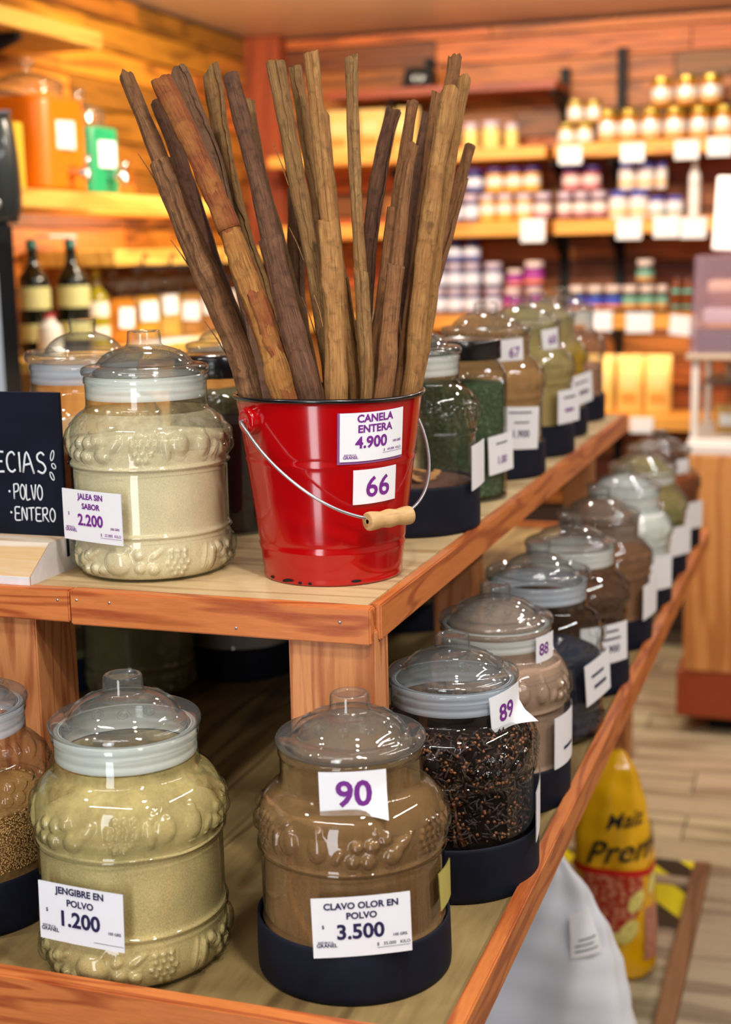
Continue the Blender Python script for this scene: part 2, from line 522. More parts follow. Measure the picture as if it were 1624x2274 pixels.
wb = struct(box('wall_back', XW - 0.1, 2.2, YW, YW + 0.08, 0, ZC, M['gap'], None, 0))
planked('back', wb, 0, XW + 0.02, 0.25, 0.45, ZC - 0.01, YW, M['plank'], 5)
wl = struct(box('wall_left', XW - 0.08, XW, -2.6, YW, 0, ZC, M['gap'], None, 0))
planked('left', wl, 1, 2.3, YW - 0.02, 0.75, ZC - 0.01, XW, M['plank_side'], 8)
struct(box('ceiling', -2.3, 2.2, -2.6, 5.2, ZC, ZC + 0.05, M['ceiling'], None, 0))
struct(box('trim_1', XW + 0.012, XW + 0.145, YW - 0.11, YW - 0.026, 0, ZC - 0.003, M['pillar'], None, 0.004))
wr = struct(box('wall_right', 2.2, 2.28, -2.6, 5.2, 0, ZC, plain('shop_wall', col(206, 190, 168), .6, noise=.1, nscale=4), None, 0))
wf_ = struct(box('wall_front', -2.3, 2.2, -2.68, -2.6, 0, ZC, bpy.data.materials['shop_wall'], None, 0))

# ------------------------------------------------------------------ the spice table
ZU, ZL = 1.026, 0.725
T = thing('display_table', 'two tier pine display table carrying the spice jars', 'table', (-0.7, 2.0, 0))
def tb(name, x0, x1, y0, y1, z0, z1, mat, bevel=0.0015):
    me = box_mesh(name, x1 - x0, y1 - y0, z1 - z0, bevel, 2)
    return obj(name, me, mat, T, ((x0 + x1) / 2 + 0.7, (y0 + y1) / 2 - 2.0, (z0 + z1) / 2))
def lab(o, l):
    o['label'] = l
    return o
# upper tier: top board, mitred edging, posts
tb('upper_board', -1.52, -0.412, 1.216, 2.770, ZU - 0.022, ZU, M['pine_top'])
tb('front_edging', -0.7185, -0.4055, 1.2, 1.216, ZU - 0.0345, ZU + 0.0006, M['pine_edge'])
tb('front_edging', -1.52, -0.7195, 1.2, 1.216, ZU - 0.0325, ZU + 0.0002, M['pine_edge'])
tb('side_edging', -0.412, -0.400, 1.2165, 2.786, ZU - 0.033, ZU + 0.0012, M['pine_edge_y'])
tb('end_edging', -1.52, -0.412, 2.770, 2.786, ZU - 0.033, ZU, M['pine_edge'])
tb('post', -0.490, -0.4035, 1.207, 1.247, ZL, ZU - 0.0225, M['pine_post'])
tb('post', -0.862, -0.765, 1.209, 1.287, ZL, ZU - 0.0225, M['pine_post'])
tb('post', -0.505, -0.452, 2.66, 2.72, ZL, ZU - 0.0225, M['pine_post'])
tb('post', -0.56, -0.50, 1.95, 2.01, ZL, ZU - 0.0225, M['pine_post'])
tb('post', -1.50, -1.42, 1.209, 1.287, ZL, ZU - 0.0225, M['pine_post'])
tb('post', -1.50, -1.42, 2.68, 2.76, ZL, ZU - 0.0225, M['pine_post'])
tb('centre_rail', -0.53, -0.51, 1.31, 2.65, ZU - 0.075, ZU - 0.0225, M['pine_post'])
# lower tier: boards, front and side lips, legs
xs = [-1.58, -1.28, -0.96, -0.62, -0.2865]
for a, b in zip(xs[:-1], xs[1:]):
    tb('lower_board', a, b - 0.0012, 0.985, 3.12, ZL - 0.02, ZL, M['pine_low'])
tb('front_lip', -1.58, -0.2705, 0.966, 0.984, ZL - 0.028, ZL + 0.021, M['pine_edge'])
tb('side_lip', -0.2860, -0.2705, 0.985, 3.135, ZL - 0.027, ZL + 0.0105, M['pine_edge_y'])
tb('end_lip', -1.58, -0.2870, 3.121, 3.135, ZL - 0.027, ZL + 0.0105, M['pine_edge'])
for x, y in ((-0.36, 1.06), (-0.455, 2.98), (-1.53, 1.06), (-1.53, 2.98)):
    tb('leg', x - 0.04, x + 0.04, y - 0.04, y + 0.04, 0.0, ZL - 0.0202, M['pine_post'])
tb('lower_rail', -1.48, -0.42, 1.08, 1.1, ZL - 0.1, ZL - 0.0205, M['pine_edge'])
# nail heads in the edging
nail = lathe('nail_head', [(0, .0006), (.0011, .0005), (.0014, 0)], 8)
for x, z in ((-0.732, -0.010), (-0.7105, -0.009), (-0.6745, -0.0095), (-0.54, -0.026), (-0.435, -0.0135)):
    obj('nail_head', nail, M['steel'], T, (x + 0.7, 1.1996 - 2.0, ZU + z), (PI / 2, 0, 0))

# ------------------------------------------------------------------ embossed spice jars
PROF = [(0.0, .004), (.040, .0035), (.060, .002), (.069, .0), (.0745, .0012), (.0785, .005), (.0812, .012), (.0822, .022), (.0822, .036), (.0816, .0425),
        (.0822, .0445), (.0840, .0460), (.0842, .0468), (.0838, .0478), (.0820, .0492), (.0812, .053), (.0812, .075), (.0812, .104), (.0815, .1105), (.0822, .1128), (.0842, .1142), (.0845, .1150), (.0841, .1160), (.0824, .1176),
        (.0826, .121), (.0832, .128), (.0830, .140), (.0818, .149), (.0788, .1565), (.0740, .1625), (.0690, .1665), (.0650, .1692), (.0632, .172), (.0627, .176), (.0625, .190), (.0627, .1955), (.0640, .1968), (.0642, .1990), (.0640, .2015), (.0628, .2030), (.0610, .2040)]

def dense(prof, n):
    P = np.array(prof, float)
    P = np.array(smooth_path([(p[0], p[1], 0) for p in P], 8))[:, :2]
    d = np.concatenate([[0], np.cumsum(np.hypot(*np.diff(P, axis=0).T))])
    s = np.linspace(0, d[-1], n)
    return np.stack([np.interp(s, d, P[:, 0]), np.interp(s, d, P[:, 1])], 1)

def fruit_list():
    E = []
    def e(s, z, a, b, h, t=0.0): E.append((s, z, a, b, h, t))
    # upper garland
    e(.012, .137, .0085, .0125, .0042); e(.012, .150, .004, .005, .003)
    e(.030, .131, .0032, .0080, .0035, -.5)
    for s, z, r in ((.043, .128, .0062), (.056, .1275, .0072), (.046, .1405, .0058), (.0595, .141, .0068), (.071, .145, .006)): e(s, z, r, r, .0045)
    e(.078, .130, .0095, .0085, .0045); e(.088, .138, .0150, .0058, .0038, .75); e(.068, .150, .009, .0035, .0025, -.3)
    for r, k in enumerate((2, 3, 4, 4, 3)):
        for q in range(k): e(.119 + (q - (k - 1) / 2) * .0078 + r * .0012, .124 + r * .0062, .0031, .0031, .0032)
    e(.144, .136, .0048, .0125, .0042, .12); e(.158, .139, .0100, .0120, .0045); e(.151, .152, .007, .003, .0025, .4)
    # lower garland
    for s, z, r in ((.030, .0290, .0052), (.0405, .0215, .0062), (.051, .0265, .0056), (.046, .0115, .0060), (.0595, .0125, .0064), (.070, .0125, .0050)): e(s, z, r, r, .0045)
    e(.060, .0300, .0092, .0030, .0026, .5)
    e(.088, .0215, .0150, .0140, .0055); e(.098, .0345, .006, .003, .0025, .5)
    for s, z, r in ((.111, .029, .0052), (.112, .0165, .0066), (.126, .0145, .0062)): e(s, z, r, r, .0042)
    e(.130, .030, .010, .003, .0026, .6)
    e(.018, .020, .0046, .0140, .0045, -.25); e(.0105, .022, .0028, .0150, .0028, -.2)
    for r, k in enumerate((2, 3, 4, 3, 3)):
        for q in range(k): e(.152 + (q - (k - 1) / 2) * .0072, .0085 + r * .0058, .0030, .0030, .0032)
    return E
FRUIT = fruit_list()
PER = 2 * PI * 0.083 / 3

def emboss(th, z):
    H = np.zeros((len(z), len(th)))
    s = (th * 0.083) % PER
    for (s0, z0, a, b, h, t) in FRUIT:
        R_ = max(a, b)
        rows = np.where(np.abs(z - z0) < R_ * 1.1)[0]
        if len(rows) == 0: continue
        ds = (s - s0 + PER / 2) % PER - PER / 2
        cols = np.where(np.abs(ds) < R_ * 1.1)[0]
        D, Z = np.meshgrid(ds[cols], z[rows] - z0)
        u = D * math.cos(t) + Z * math.sin(t); v = -D * math.sin(t) + Z * math.cos(t)
        q = 1 - (u / a) ** 2 - (v / b) ** 2
        hh = h * np.sqrt(np.clip(q, 0, 1)) * np.clip(q * 6, 0, 1) ** .5
        sub = H[np.ix_(rows, cols)]
        H[np.ix_(rows, cols)] = np.maximum(sub, hh)
    return H

def jar_grid(nt, nz, k_emb=1.0, plain_foot=False):
    p = dense(PROF, nz)
    # more rows where the garlands are
    th = np.linspace(0, 2 * PI, nt, endpoint=False)
    H = emboss(th, p[:, 1]) * k_emb * 1.15
    # keep the flat of the base and the neck clean
    H[p[:, 0] < .07] = 0
    if plain_foot: H[p[:, 1] < .06] = 0
    return p, th, H

def jar_meshes(nt, nz, plain_foot=False):
    p, th, H = jar_grid(nt, nz, 1.0, plain_foot)
    R_ = p[:, 0][:, None] + H
    V = np.stack([R_ * np.cos(th), R_ * np.sin(th), np.repeat(p[:, 1][:, None], nt, 1)], -1).reshape(-1, 3)
    return mk('glass_body', V, grid_faces(len(p), nt))

def fill_mesh(nt, nz, fill, name='filling', inset=.0028, rough=.003, seed=0, dome=.006, k_emb=.85, bottom=0.003, plain_foot=False):
    p, th, H = jar_grid(nt, nz, k_emb, plain_foot)
    m = (p[:, 1] <= fill) & (np.arange(len(p)) > 2)
    p, H = p[m], H[m]
    R_ = np.maximum(p[:, 0][:, None] - inset + H * .9, .002)
    Z = np.maximum(np.repeat(p[:, 1][:, None], nt, 1), bottom)
    r = np.random.default_rng(seed)
    wob = sum(r.normal() * np.sin(k * th + r.random() * 6.28) / k for k in range(1, 9)) * rough
    Z = Z + wob * np.clip((Z - fill + .02) / .02, 0, 1)
    rows = [np.stack([R_ * np.cos(th), R_ * np.sin(th), Z], -1)]
    last_r, last_z = R_[-1], Z[-1]
    for q in np.linspace(.9, .02, 10):
        n = sum(r.normal() * np.sin(k * th + r.random() * 6.28) / k for k in range(1, 7)) * rough * q
        rr = last_r * q
        rows.append(np.stack([rr * np.cos(th), rr * np.sin(th), last_z * q + (fill + dome) * (1 - q) + n * .6], -1)[None])
    V = np.concatenate(rows, 0)
    return mk(name, V.reshape(-1, 3), grid_faces(V.shape[0], nt))

LID_A = [(.0560, .192), (.0575, .2035), (.0645, .2045), (.0658, .2060), (.0662, .2085), (.0655, .2108), (.0635, .2128), (.0585, .2142), (.0520, .2150), (.0495, .2160), (.0475, .2185), (.0440, .2222), (.0380, .2262), (.0310, .2295), (.0250, .2315), (.0215, .2325), (.0200, .2330)]
KNOB_A = [(.0198, .2330), (.0182, .2345), (.0176, .2370), (.0174, .2420), (.0170, .2462), (.0160, .2482), (.0140, .2486), (.0122, .2478), (.0110, .2466), (.0, .2464)]
LID_IN = [(.0535, .193), (.0545, .2030), (.0530, .2085), (.0480, .2110), (.0440, .2160), (.0360, .2215), (.0280, .2255), (.0180, .2280), (.0, .2285)]
LID_B = [(.0540, .192), (.0560, .2030), (.0640, .2040), (.0675, .2065), (.0685, .2105), (.0680, .2150), (.0660, .2172), (.0635, .2165), (.0600, .2135), (.0520, .2120), (.0465, .2135), (.0430, .2200), (.0370, .2270), (.0290, .2325), (.0215, .2355), (.0180, .2365)]
KNOB_B = [(.0178, .2365), (.0150, .2385), (.0150, .2420), (.0158, .2490), (.0160, .2520), (.0150, .2532), (.0, .2532)]
def dl(p, n): return [tuple(x) for x in dense(p, n)]
ME = {}
ME['hi'] = jar_meshes(380, 170)
ME['lo'] = jar_meshes(132, 80)
ME['hi_s'] = jar_meshes(380, 170, True)
ME['lo_s'] = jar_meshes(132, 80, True)
ME['lidA'] = lathe('lid', dl(LID_A, 60), 96); ME['knobA'] = lathe('knob', dl(KNOB_A, 30), 40); ME['lidin'] = lathe('lid_underside', dl(LID_IN, 26), 72)
ME['lidB'] = lathe('lid', dl(LID_B, 60), 96); ME['knobB'] = lathe('knob', dl(KNOB_B, 24), 10, False)
ME['seal'] = lathe('seal', [(.0612, .1805), (.0616, .1815), (.0616, .1850), (.0612, .1858), (.0612, .1880), (.0616, .1888), (.0616, .1935), (.0612, .1943), (.0612, .1965), (.0616, .1973), (.0616, .2025), (.0606, .2035), (.0570, .2036)], 96)
# swirls pressed into the lid
def swirl_mesh():
    V, F = [], []
    for k in range(11):
        a0 = 2 * PI * k / 11
        pts = []
        for q in np.linspace(0, 1, 26):
            ph = q * 4.2 * PI; rr = .0062 * (1 - .82 * q)
            s = rr * math.cos(ph); h = rr * math.sin(ph)
            rad = .0405 - h * .80; z = .2246 + h * .52 + .0003
            a = a0 + s / .0405
            pts.append((rad * math.cos(a), rad * math.sin(a), z))
        t = tube('x', pts, .00042, 4)
        o = len(V)
        V += [v.co.copy() for v in t.vertices]; F += [tuple(o + i for i in p.vertices) for p in t.polygons]
        bpy.data.meshes.remove(t)
    return mk('swirl_relief', V, F)
ME['swirl'] = swirl_mesh()

def sleeve_mesh(h, seed):
    r = np.random.default_rng(seed)
    n = 72
    th = np.linspace(0, 2 * PI, n, endpoint=False)
    wob = sum(r.normal() * np.sin(k * th + r.random() * 6.28) / k for k in range(1, 6))
    rows = []
    for rad, z in ((.078, .0005), (.0845, .0), (.0864, .002), (.0868, .008), (.0866, h * .5), (.0862, h - .004), (.0858, h - .0008), (.0848, h), (.0836, h - .001), (.083, h - .010)):
        k = z / h
        rows.append(np.stack([(rad + .0004 * wob * k) * np.cos(th), (rad + .0004 * wob * k) * np.sin(th), z + wob * .0011 * max(0, k - .3)], -1))
    return mk('rubber_sleeve', np.array(rows).reshape(-1, 3), grid_faces(len(rows), n))

def jar(label, x, y, z0, fillmat, fill, sc=1.0, det='lo', rz=0.0, sleeve=.052, seal='seal', lid='A', gmat='glass', group='embossed glass spice jars', fill_name='powder', tints=None, swirls=True, film_=None, seed=1, inset=.0028, dome=.006, rough=.003, zs=1.0):
    t = thing('spice_jar', label, 'jar', (x, y, z0), rz, group)
    t.scale = (sc, sc, sc * zs)
    obj('glass_body', ME[det + ('_s' if sleeve else '')], M[gmat], t)
    if fillmat is not None:
        nt, nz = (320, 150) if det == 'hi' else (132, 72)
        obj(fill_name, fill_mesh(nt, nz, fill, fill_name, inset, rough, seed, dome, plain_foot=bool(sleeve)), fillmat, t)
    L_ = obj('lid', ME['lid' + lid], M['glass_lid'], t)
    obj('knob', ME['knob' + lid], M['glass_lid'], L_)
    if det == 'hi': obj('lid_underside', ME['lidin'], M['glass_lid'], L_)
    if det == 'hi' and lid == 'A' and swirls: obj('swirl_relief', ME['swirl'], M['glass_lid'], L_)
    if film_ is not None:
        fm, ztop = film_
        nt, nz = (200, 110) if det == 'hi' else (96, 64)
        p, th, H = jar_grid(nt, nz, .8)
        k = (p[:, 1] > fill - .012) & (p[:, 1] < ztop)
        R_ = p[k, 0][:, None] - .0016 + H[k] * .9; Z_ = np.repeat(p[k, 1][:, None], nt, 1)
        V = np.stack([R_ * np.cos(th), R_ * np.sin(th), Z_], -1).reshape(-1, 3)
        obj('powder_film', mk('powder_film', V, grid_faces(int(k.sum()), nt)), fm, t)
        if ztop > .199:
            obj('lid_dust', lathe('lid_dust', [(r - .0006, z - .0006) for r, z in dl(LID_IN, 20)], 48), fm, L_)
    if seal: obj('seal', ME['seal'], M[seal], t)
    if sleeve: obj('rubber_sleeve', sleeve_mesh(sleeve, seed), M['rubber'], t)
    return t

PW = {
 'cream': powder('cream_powder', col(226, 208, 172), 700, .14),
 'ginger': powder('ginger_powder', col(206, 182, 128), 700, .26),
 'clove': powder('clove_powder', col(134, 100, 64), 700, .22, 6.0),
 'taupe': powder('taupe_powder', col(176, 146, 126), 700, .18),
 'nutmeg': powder('nutmeg_filling', col(86, 58, 42), 120, .35),
 'brown': powder('brown_powder', col(142, 100, 70), 700, .10),
 'white': powder('white_powder', col(226, 230, 226), 700, .05),
 'olive': powder('olive_leaves', col(112, 118, 68), 90, .40),
 'rust': powder('rust_filling', col(132, 72, 40), 90, .35),
 'tan67': powder('tan_powder', col(176, 132, 84), 700, .10),
 'sand': powder('sand_powder', col(178, 156, 100), 700, .10),
 'turmeric': powder('turmeric', col(196, 152, 30), 120, .25),
 'rose': powder('rose_powder', col(168, 122, 100), 700, .10),
 'dark': powder('dark_core', col(26, 18, 16), 200, .3),
 'blackseed': powder('black_seed', col(40, 44, 58), 380, .6),
 'seedcore': powder('seed_core', col(150, 112, 66), 300, .3),
 'herb': powder('herb_core', col(56, 76, 50), 200, .4),
 'olivedark': powder('olive_dark', col(120, 112, 78), 400, .2),
 'greypow': powder('grey_powder', col(168, 160, 152), 500, .1),
}

def add_tag(t, deg, z, w, h, R, lines, Rc=.5, **kw):
    rz = t.rotation_euler.z
    return card(t, math.radians(deg) - rz, z, w, h, R, Rc, lines, M['paper'], **kw)

def price(title, price_, kilo, ink, k=1.0, grs='100 GRS', dollar=True, kt=1.0, kp=1.0):
    P_, n_ = M[ink], len(title)
    L_ = []
    L_.append((title[0], 0, .0190 * k, .0080 * k * kt, .034, P_))
    if n_ > 1: L_.append((title[1], 0, .0100 * k, .0080 * k * kt, .034, P_))
    L_.append((price_, -.0015 * k, -.0040 * k, .0182 * k * kp, .03, P_))
    if dollar: L_.append(('$', -.0325 * k, .0010 * k, .0045 * k, .01, P_))
    L_.append((grs, .0318 * k, -.0100 * k, .0034 * k, .02, P_))
    L_.append(('REPÚBLICA', -.0310 * k, -.0125 * k, .0026 * k, .008, P_))
    L_.append(('GRANEL', -.0300 * k, -.0155 * k, .0046 * k, .02, P_))
    rules = [(.012 * k, .040 * k, -.0202 * k, .00035 * k, P_)]
    if kilo: L_.append((kilo, .026 * k, -.0172 * k, .0040 * k, .008, P_))
    return L_, rules

FM = {
 'cream': film('cream_film', col(226, 212, 180), .12, .6), 'ginger': film('ginger_film', col(206, 184, 126), .12, .85), 'clove': film('clove_film', col(138, 106, 70), .30, .80, 18),
 'taupe': film('taupe_film', col(178, 150, 132), .35, .85), 'tan': film('tan_film', col(176, 136, 90), .4, .8), 'sand': film('sand_film', col(180, 164, 112), .35, .8),
 'brown': film('brown_film', col(136, 100, 76), .3, .75), 'white': film('white_film', col(224, 230, 230), .35, .85), 'rose': film('rose_film', col(176, 140, 120), .1, .5), 'grey': film('grey_film', col(180, 180, 170), .15, .55),
}
# view angle of a jar towards the photographer
def va(x, y): return math.degrees(math.atan2(-y, -x))

# ---- upper tier
x, y = -0.685, 1.319
J = jar('cream powder jar with flavourless jelly price card, beside the chalkboard', x, y, ZU, PW['cream'], .142, det='hi', rz=math.radians(-30), sleeve=None, gmat='glass_green', seed=3, rough=.0022, film_=(FM['cream'], .168))
L_, r_l = price(('JALEA SIN', 'SABOR'), '2.200', '$   22.000  KILO', 'purple', kp=.88)
add_tag(J, va(x, y) - 44, .068, .083, .052, .0858, L_, Rc=.6, rules=r_l)
J = jar('clear jar behind the chalkboard with brown bark pieces', -0.845, 1.475, ZU, PW['rust'], .11, sc=1.0, det='lo', sleeve=None, lid='B', seal='seal_blue', seed=5, rough=.008, fill_name='bark_pieces')
J = jar('glass jar mostly hidden behind the red bucket, left side', -0.745, 1.69, ZU, PW['olivedark'], .15, det='lo', sleeve=.05, seed=6)
J = jar('glass jar with pale lid standing furthest back on the upper board', -0.72, 2.28, ZU, PW['greypow'], .14, det='lo', sleeve=.05, seed=7, film_=(FM['grey'], .203))
x, y = -0.491, 1.603
J = jar('nearly empty jar of bark chips right of the red bucket', x, y, ZU, None, 0, det='hi', rz=.4, sleeve=.056, seed=8)
CJ = J
add_tag(J, va(x, y) + 76, .075, .075, .052, .0858, [], Rc=.6)
x, y = -0.496, 2.016
J = jar('tan powder jar marked 67 beside the green herb jar', x, y, ZU, PW['tan67'], .168, det='lo', sleeve=.050, seal=None, seed=9, film_=(FM['tan'], .203))
add_tag(J, va(x, y) + 34, .182, .043, .032, .0645, [('67', .004, -.003, .020, .02, M['purple'])], Rc=.08, tilt=.06, name='number_tag')
add_tag(J, va(x, y) + 33, .074, .072, .060, .0858, [('1.900', .002, -.008, .014, .02, M['navy'])], Rc=.12, tilt=-.06, rules=[(-.02, .02, .022, .002, M['navy']), (-.01, .016, .008, .002, M['navy'])])
x, y = -0.494, 2.24
J = jar('sand coloured powder jar behind the jar marked 67', x, y, ZU, PW['sand'], .150, det='lo', sleeve=.050, seal=None, seed=10, film_=(FM['sand'], .203))
add_tag(J, va(x, y) + 46, .182, .036, .034, .0645, [('68', .003, 0, .019, .02, M['purple'])], Rc=.08, tilt=.1, name='number_tag')
add_tag(J, va(x, y) + 62, .078, .075, .052, .0858, [], Rc=.5, rules=[(-.02, .02, .014, .003, M['navy']), (-.016, .014, -.006, .005, M['purple'])])
x, y = -0.513, 2.47
J = jar('yellow turmeric jar between two powder jars on the upper board', x, y, ZU, PW['turmeric'], .155, det='lo', sleeve=.050, seal=None, seed=12, fill_name='turmeric_roots', rough=.008, film_=(FM['sand'], .203))
add_tag(J, va(x, y) + 58, .082, .080, .052, .0858, [], Rc=.5, tilt=.1, rules=[(-.022, .024, .012, .003, M['navy']), (-.01, .024, -.006, .006, M['navy'])])
x, y = -0.519, 2.70
J = jar('rosy powder jar at the far end of the upper board', x, y, ZU, PW['rose'], .105, det='lo', sleeve=.050, seal='seal', seed=13, film_=(FM['rose'], .19))

# bark chips in the nearly empty jar
chip = box_mesh('bark_chip', .05, .009, .002, .0008)
for i in range(9):
    a = i * 2.4; rr = .01 + .045 * ((i * 37 % 10) / 10)
    obj('bark_chip', chip, plain('bark_chip', col(176, 124, 70), .8, noise=.3, nscale=80) if i == 0 else bpy.data.materials['bark_chip'], CJ, (rr * math.cos(a), rr * math.sin(a), .058 + .0025 * (i % 4)), (.15 * math.sin(i), .2 * math.cos(i * 2), a * 1.7), (.5 + .5 * ((i * 7 % 5) / 5), 1, 1))
obj('bark_bits', lathe('bark_bits', [(0, .058), (.05, .057), (.076, .054), (.078, .01), (0, .008)], 48), plain('bark_bits', col(92, 54, 34), .85, noise=.5, nscale=160, bump=.5), CJ)
stick_me = tube('bark_splinter', [(0, 0, 0), (.004, .001, .05), (.002, 0, .075)], [.0018, .0015, .0008], 6)
obj('bark_splinter', stick_me, bpy.data.materials['bark_chip'], CJ, (-.03, -.055, .058), (.3, .1, 0))

# ---- lower tier, right-hand row
x, y = -0.595, 1.075
J = jar('pale ginger powder jar without rubber base, priced 1.200', x, y, ZL, PW['ginger'], .128, sc=1.02, det='hi', rz=math.radians(-30), sleeve=None, gmat='glass_green', seed=21, rough=.003, zs=1.035, inset=.0024, film_=(FM['ginger'], .180))
L_, r_l = price(('JENGIBRE EN', 'POLVO'), '1.200', None, 'navy')
add_tag(J, va(x, y) - 31, .070, .081, .050, .0858, L_, Rc=.8, rules=r_l, tilt=-.02)
x, y = -0.398, 1.118
J = jar('brown clove powder jar marked 90 at the front corner', x, y, ZL, PW['clove'], .158, det='hi', rz=math.radians(20), sleeve=.050, seal=None, seed=22, rough=.002, inset=.0026, film_=(FM['clove'], .203))
L_, r_l = price(('CLAVO OLOR EN', 'POLVO'), '3.500', '$   35.000   KILO', 'navy', grs='100 GRS.')
add_tag(J, va(x, y) + 4, .0735, .083, .053, .0858, L_, Rc=.35, rules=r_l, tilt=.025)
add_tag(J, va(x, y) + 1, .1815, .057, .038, .0648, [('90', .0005, 0, .031, .024, M['purple'])], Rc=.13, tilt=.02, name='number_tag', curl=1.0)
card(J, math.radians(va(x, y) + 68) - J.rotation_euler.z, .083, .030, .036, .0856, .09, [], M['tape_y'], name='masking_tape', tilt=.1)
x, y = -0.3615, 1.325
J89 = jar('dark whole clove jar marked 89 behind the jar marked 90', x, y, ZL, PW['dark'], .166, det='hi', rz=math.radians(40), sleeve=.056, seal='seal_blue', seed=23, inset=.0075)
add_tag(J89, va(x, y) + 54, .1835, .050, .038, .0648, [('89', -.002, -.001, .024, .02, M['purple'])], Rc=.10, tilt=.10, name='number_tag', curl=1.2)
add_tag(J89, va(x, y) + 84, .075, .081, .052, .0858, [], Rc=.5)
x, y = -0.3700, 1.545
J = jar('pinkish taupe powder jar behind the jar marked 89', x, y, ZL, PW['taupe'], .160, det='hi', rz=math.radians(75), sleeve=.048, seal='seal', seed=24, rough=.004, film_=(FM['taupe'], .203))
add_tag(J, va(x, y) + 60, .183, .040, .030, .0648, [('88', -.006, 0, .019, .02, M['purple'])], Rc=.08, name='number_tag')
add_tag(J, va(x, y) + 74, .078, .081, .060, .0858, [], Rc=.11, rules=[(-.02, .01, -.01, .004, M['navy'])])
x, y = -0.3665, 1.768
J = jar('jar of small black seeds with a tall faceted knob, no rubber base', x, y, ZL, PW['blackseed'], .112, det='lo', sleeve=None, seal='seal_blue', lid='B', seed=25, fill_name='black_seeds')
add_tag(J, va(x, y) + 62, .085, .070, .055, .0858, [], Rc=.5, tilt=.12, rules=[(-.02, .014, .008, .004, M['navy']), (-.014, .02, -.008, .005, M['navy'])])
x, y = -0.3650, 1.985
J = jar('whole nutmeg jar priced 4.900 behind the black seed jar', x, y, ZL, PW['nutmeg'], .16, det='lo', sleeve=.048, seal='seal', seed=26, fill_name='nutmegs', rough=.008)
add_tag(J, va(x, y) + 36, .077, .081, .056, .0858, [('4.900', .008, -.008, .0145, .02, M['navy'])], Rc=.14, tilt=.03, rules=[(0, .022, .018, .003, M['navy']), (-.012, .026, .007, .003, M['navy'])])
x, y = -0.3640, 2.225
J = jar('milk chocolate brown powder jar midway along the right row', x, y, ZL, PW['brown'], .150, det='lo', sleeve=.048, seal=None, seed=27, film_=(FM['brown'], .203))
add_tag(J, va(x, y) + 72, .076, .075, .055, .0858, [], Rc=.5)
x, y = -0.362, 2.475
J = jar('white powder jar towards the far end of the right row', x, y, ZL, PW['white'], .165, det='lo', sleeve=.048, seal='seal', seed=28, film_=(FM['white'], .203))
add_tag(J, va(x, y) + 40, .070, .081, .060, .0858, [], Rc=.2)
x, y = -0.362, 2.72
J = jar('green leaf jar second from the far end of the right row', x, y, ZL, PW['olive'], .12, det='lo', sleeve=.048, seal='seal', seed=29, fill_name='dried_leaves', rough=.008, film_=(FM['sand'], .203))
add_tag(J, va(x, y) + 52, .075, .081, .055, .0858, [], Rc=.4)
x, y = -0.362, 2.975
J = jar('rust brown jar at the far end of the right row', x, y, ZL, PW['rust'], .15, det='lo', sleeve=.048, seal=None, seed=30, fill_name='dried_bark', rough=.008)
add_tag(J, va(x, y) + 48, .178, .036, .030, .0648, [], Rc=.1, name='number_tag')
add_tag(J, va(x, y) + 50, .078, .075, .055, .0858, [], Rc=.4)
# left edge: seed jar, and the dim jars under the upper tier
x, y = -0.797, 1.115
JS = jar('jar of small beige seeds cut off by the left edge', x, y, ZL, PW['seedcore'], .112, det='hi', rz=1.1, sleeve=.052, seal='seal_blue', gmat='glass', seed=31, inset=.0052)
JU = jar('dusky embossed jar of greenish powder under the upper board', -0.965, 1.80, ZL, PW['olivedark'], .165, det='lo', sleeve=None, seed=32)
jar('pale powder jar in black rubber base under the upper board', -0.865, 1.935, ZL, PW['greypow'], .165, det='lo', sleeve=.05, seed=33)
jar('empty looking jar beside the left post under the upper board', -1.11, 1.80, ZL, PW['olivedark'], .06, det='lo', sleeve=.05, seed=34)
jar('jar in black rubber base deep under the upper board', -0.70, 2.26, ZL, PW['olivedark'], .165, det='lo', sleeve=.05, seed=35)

# whole cloves, seeds and herb flakes packed behind the glass
def inner_r(z):
    P = np.array(PROF[3:]); return np.interp(z, P[:, 1], P[:, 0])

def scatter_mesh(name, base_V, base_F, n, zlo, zhi, depth, seed, flat=1.0, smin=.8, smax=1.2, rfun=inner_r, tang=False):
    r = np.random.default_rng(seed)
    bV = np.array(base_V, float); k = len(bV)
    th = r.random(n) * 2 * PI; z = zlo + r.random(n) * (zhi - zlo)
    rad = rfun(z) - .0036 - r.random(n) * depth
    q = r.normal(size=(n, 4)); q /= np.linalg.norm(q, axis=1)[:, None]
    w, x_, y_, z_ = q.T
    Rm = np.stack([1 - 2 * (y_ ** 2 + z_ ** 2), 2 * (x_ * y_ - z_ * w), 2 * (x_ * z_ + y_ * w), 2 * (x_ * y_ + z_ * w), 1 - 2 * (x_ ** 2 + z_ ** 2), 2 * (y_ * z_ - x_ * w), 2 * (x_ * z_ - y_ * w), 2 * (y_ * z_ + x_ * w), 1 - 2 * (x_ ** 2 + y_ ** 2)], -1).reshape(n, 3, 3)
    sc = (smin + r.random(n) * (smax - smin))[:, None, None]
    V = np.einsum('nij,kj->nki', Rm, bV) * sc
    nrm = np.stack([np.cos(th), np.sin(th), np.zeros(n)], -1)
    d = np.einsum('nki,ni->nk', V, nrm)
    V -= nrm[:, None, :] * d[..., None] * (1 - flat)
    V += np.stack([rad * np.cos(th), rad * np.sin(th), z], -1)[:, None, :]
    F = (np.array([list(f) for f in base_F])[None] + (np.arange(n) * k)[:, None, None]).reshape(-1, len(base_F[0]))
    return mk(name, V.reshape(-1, 3), F)

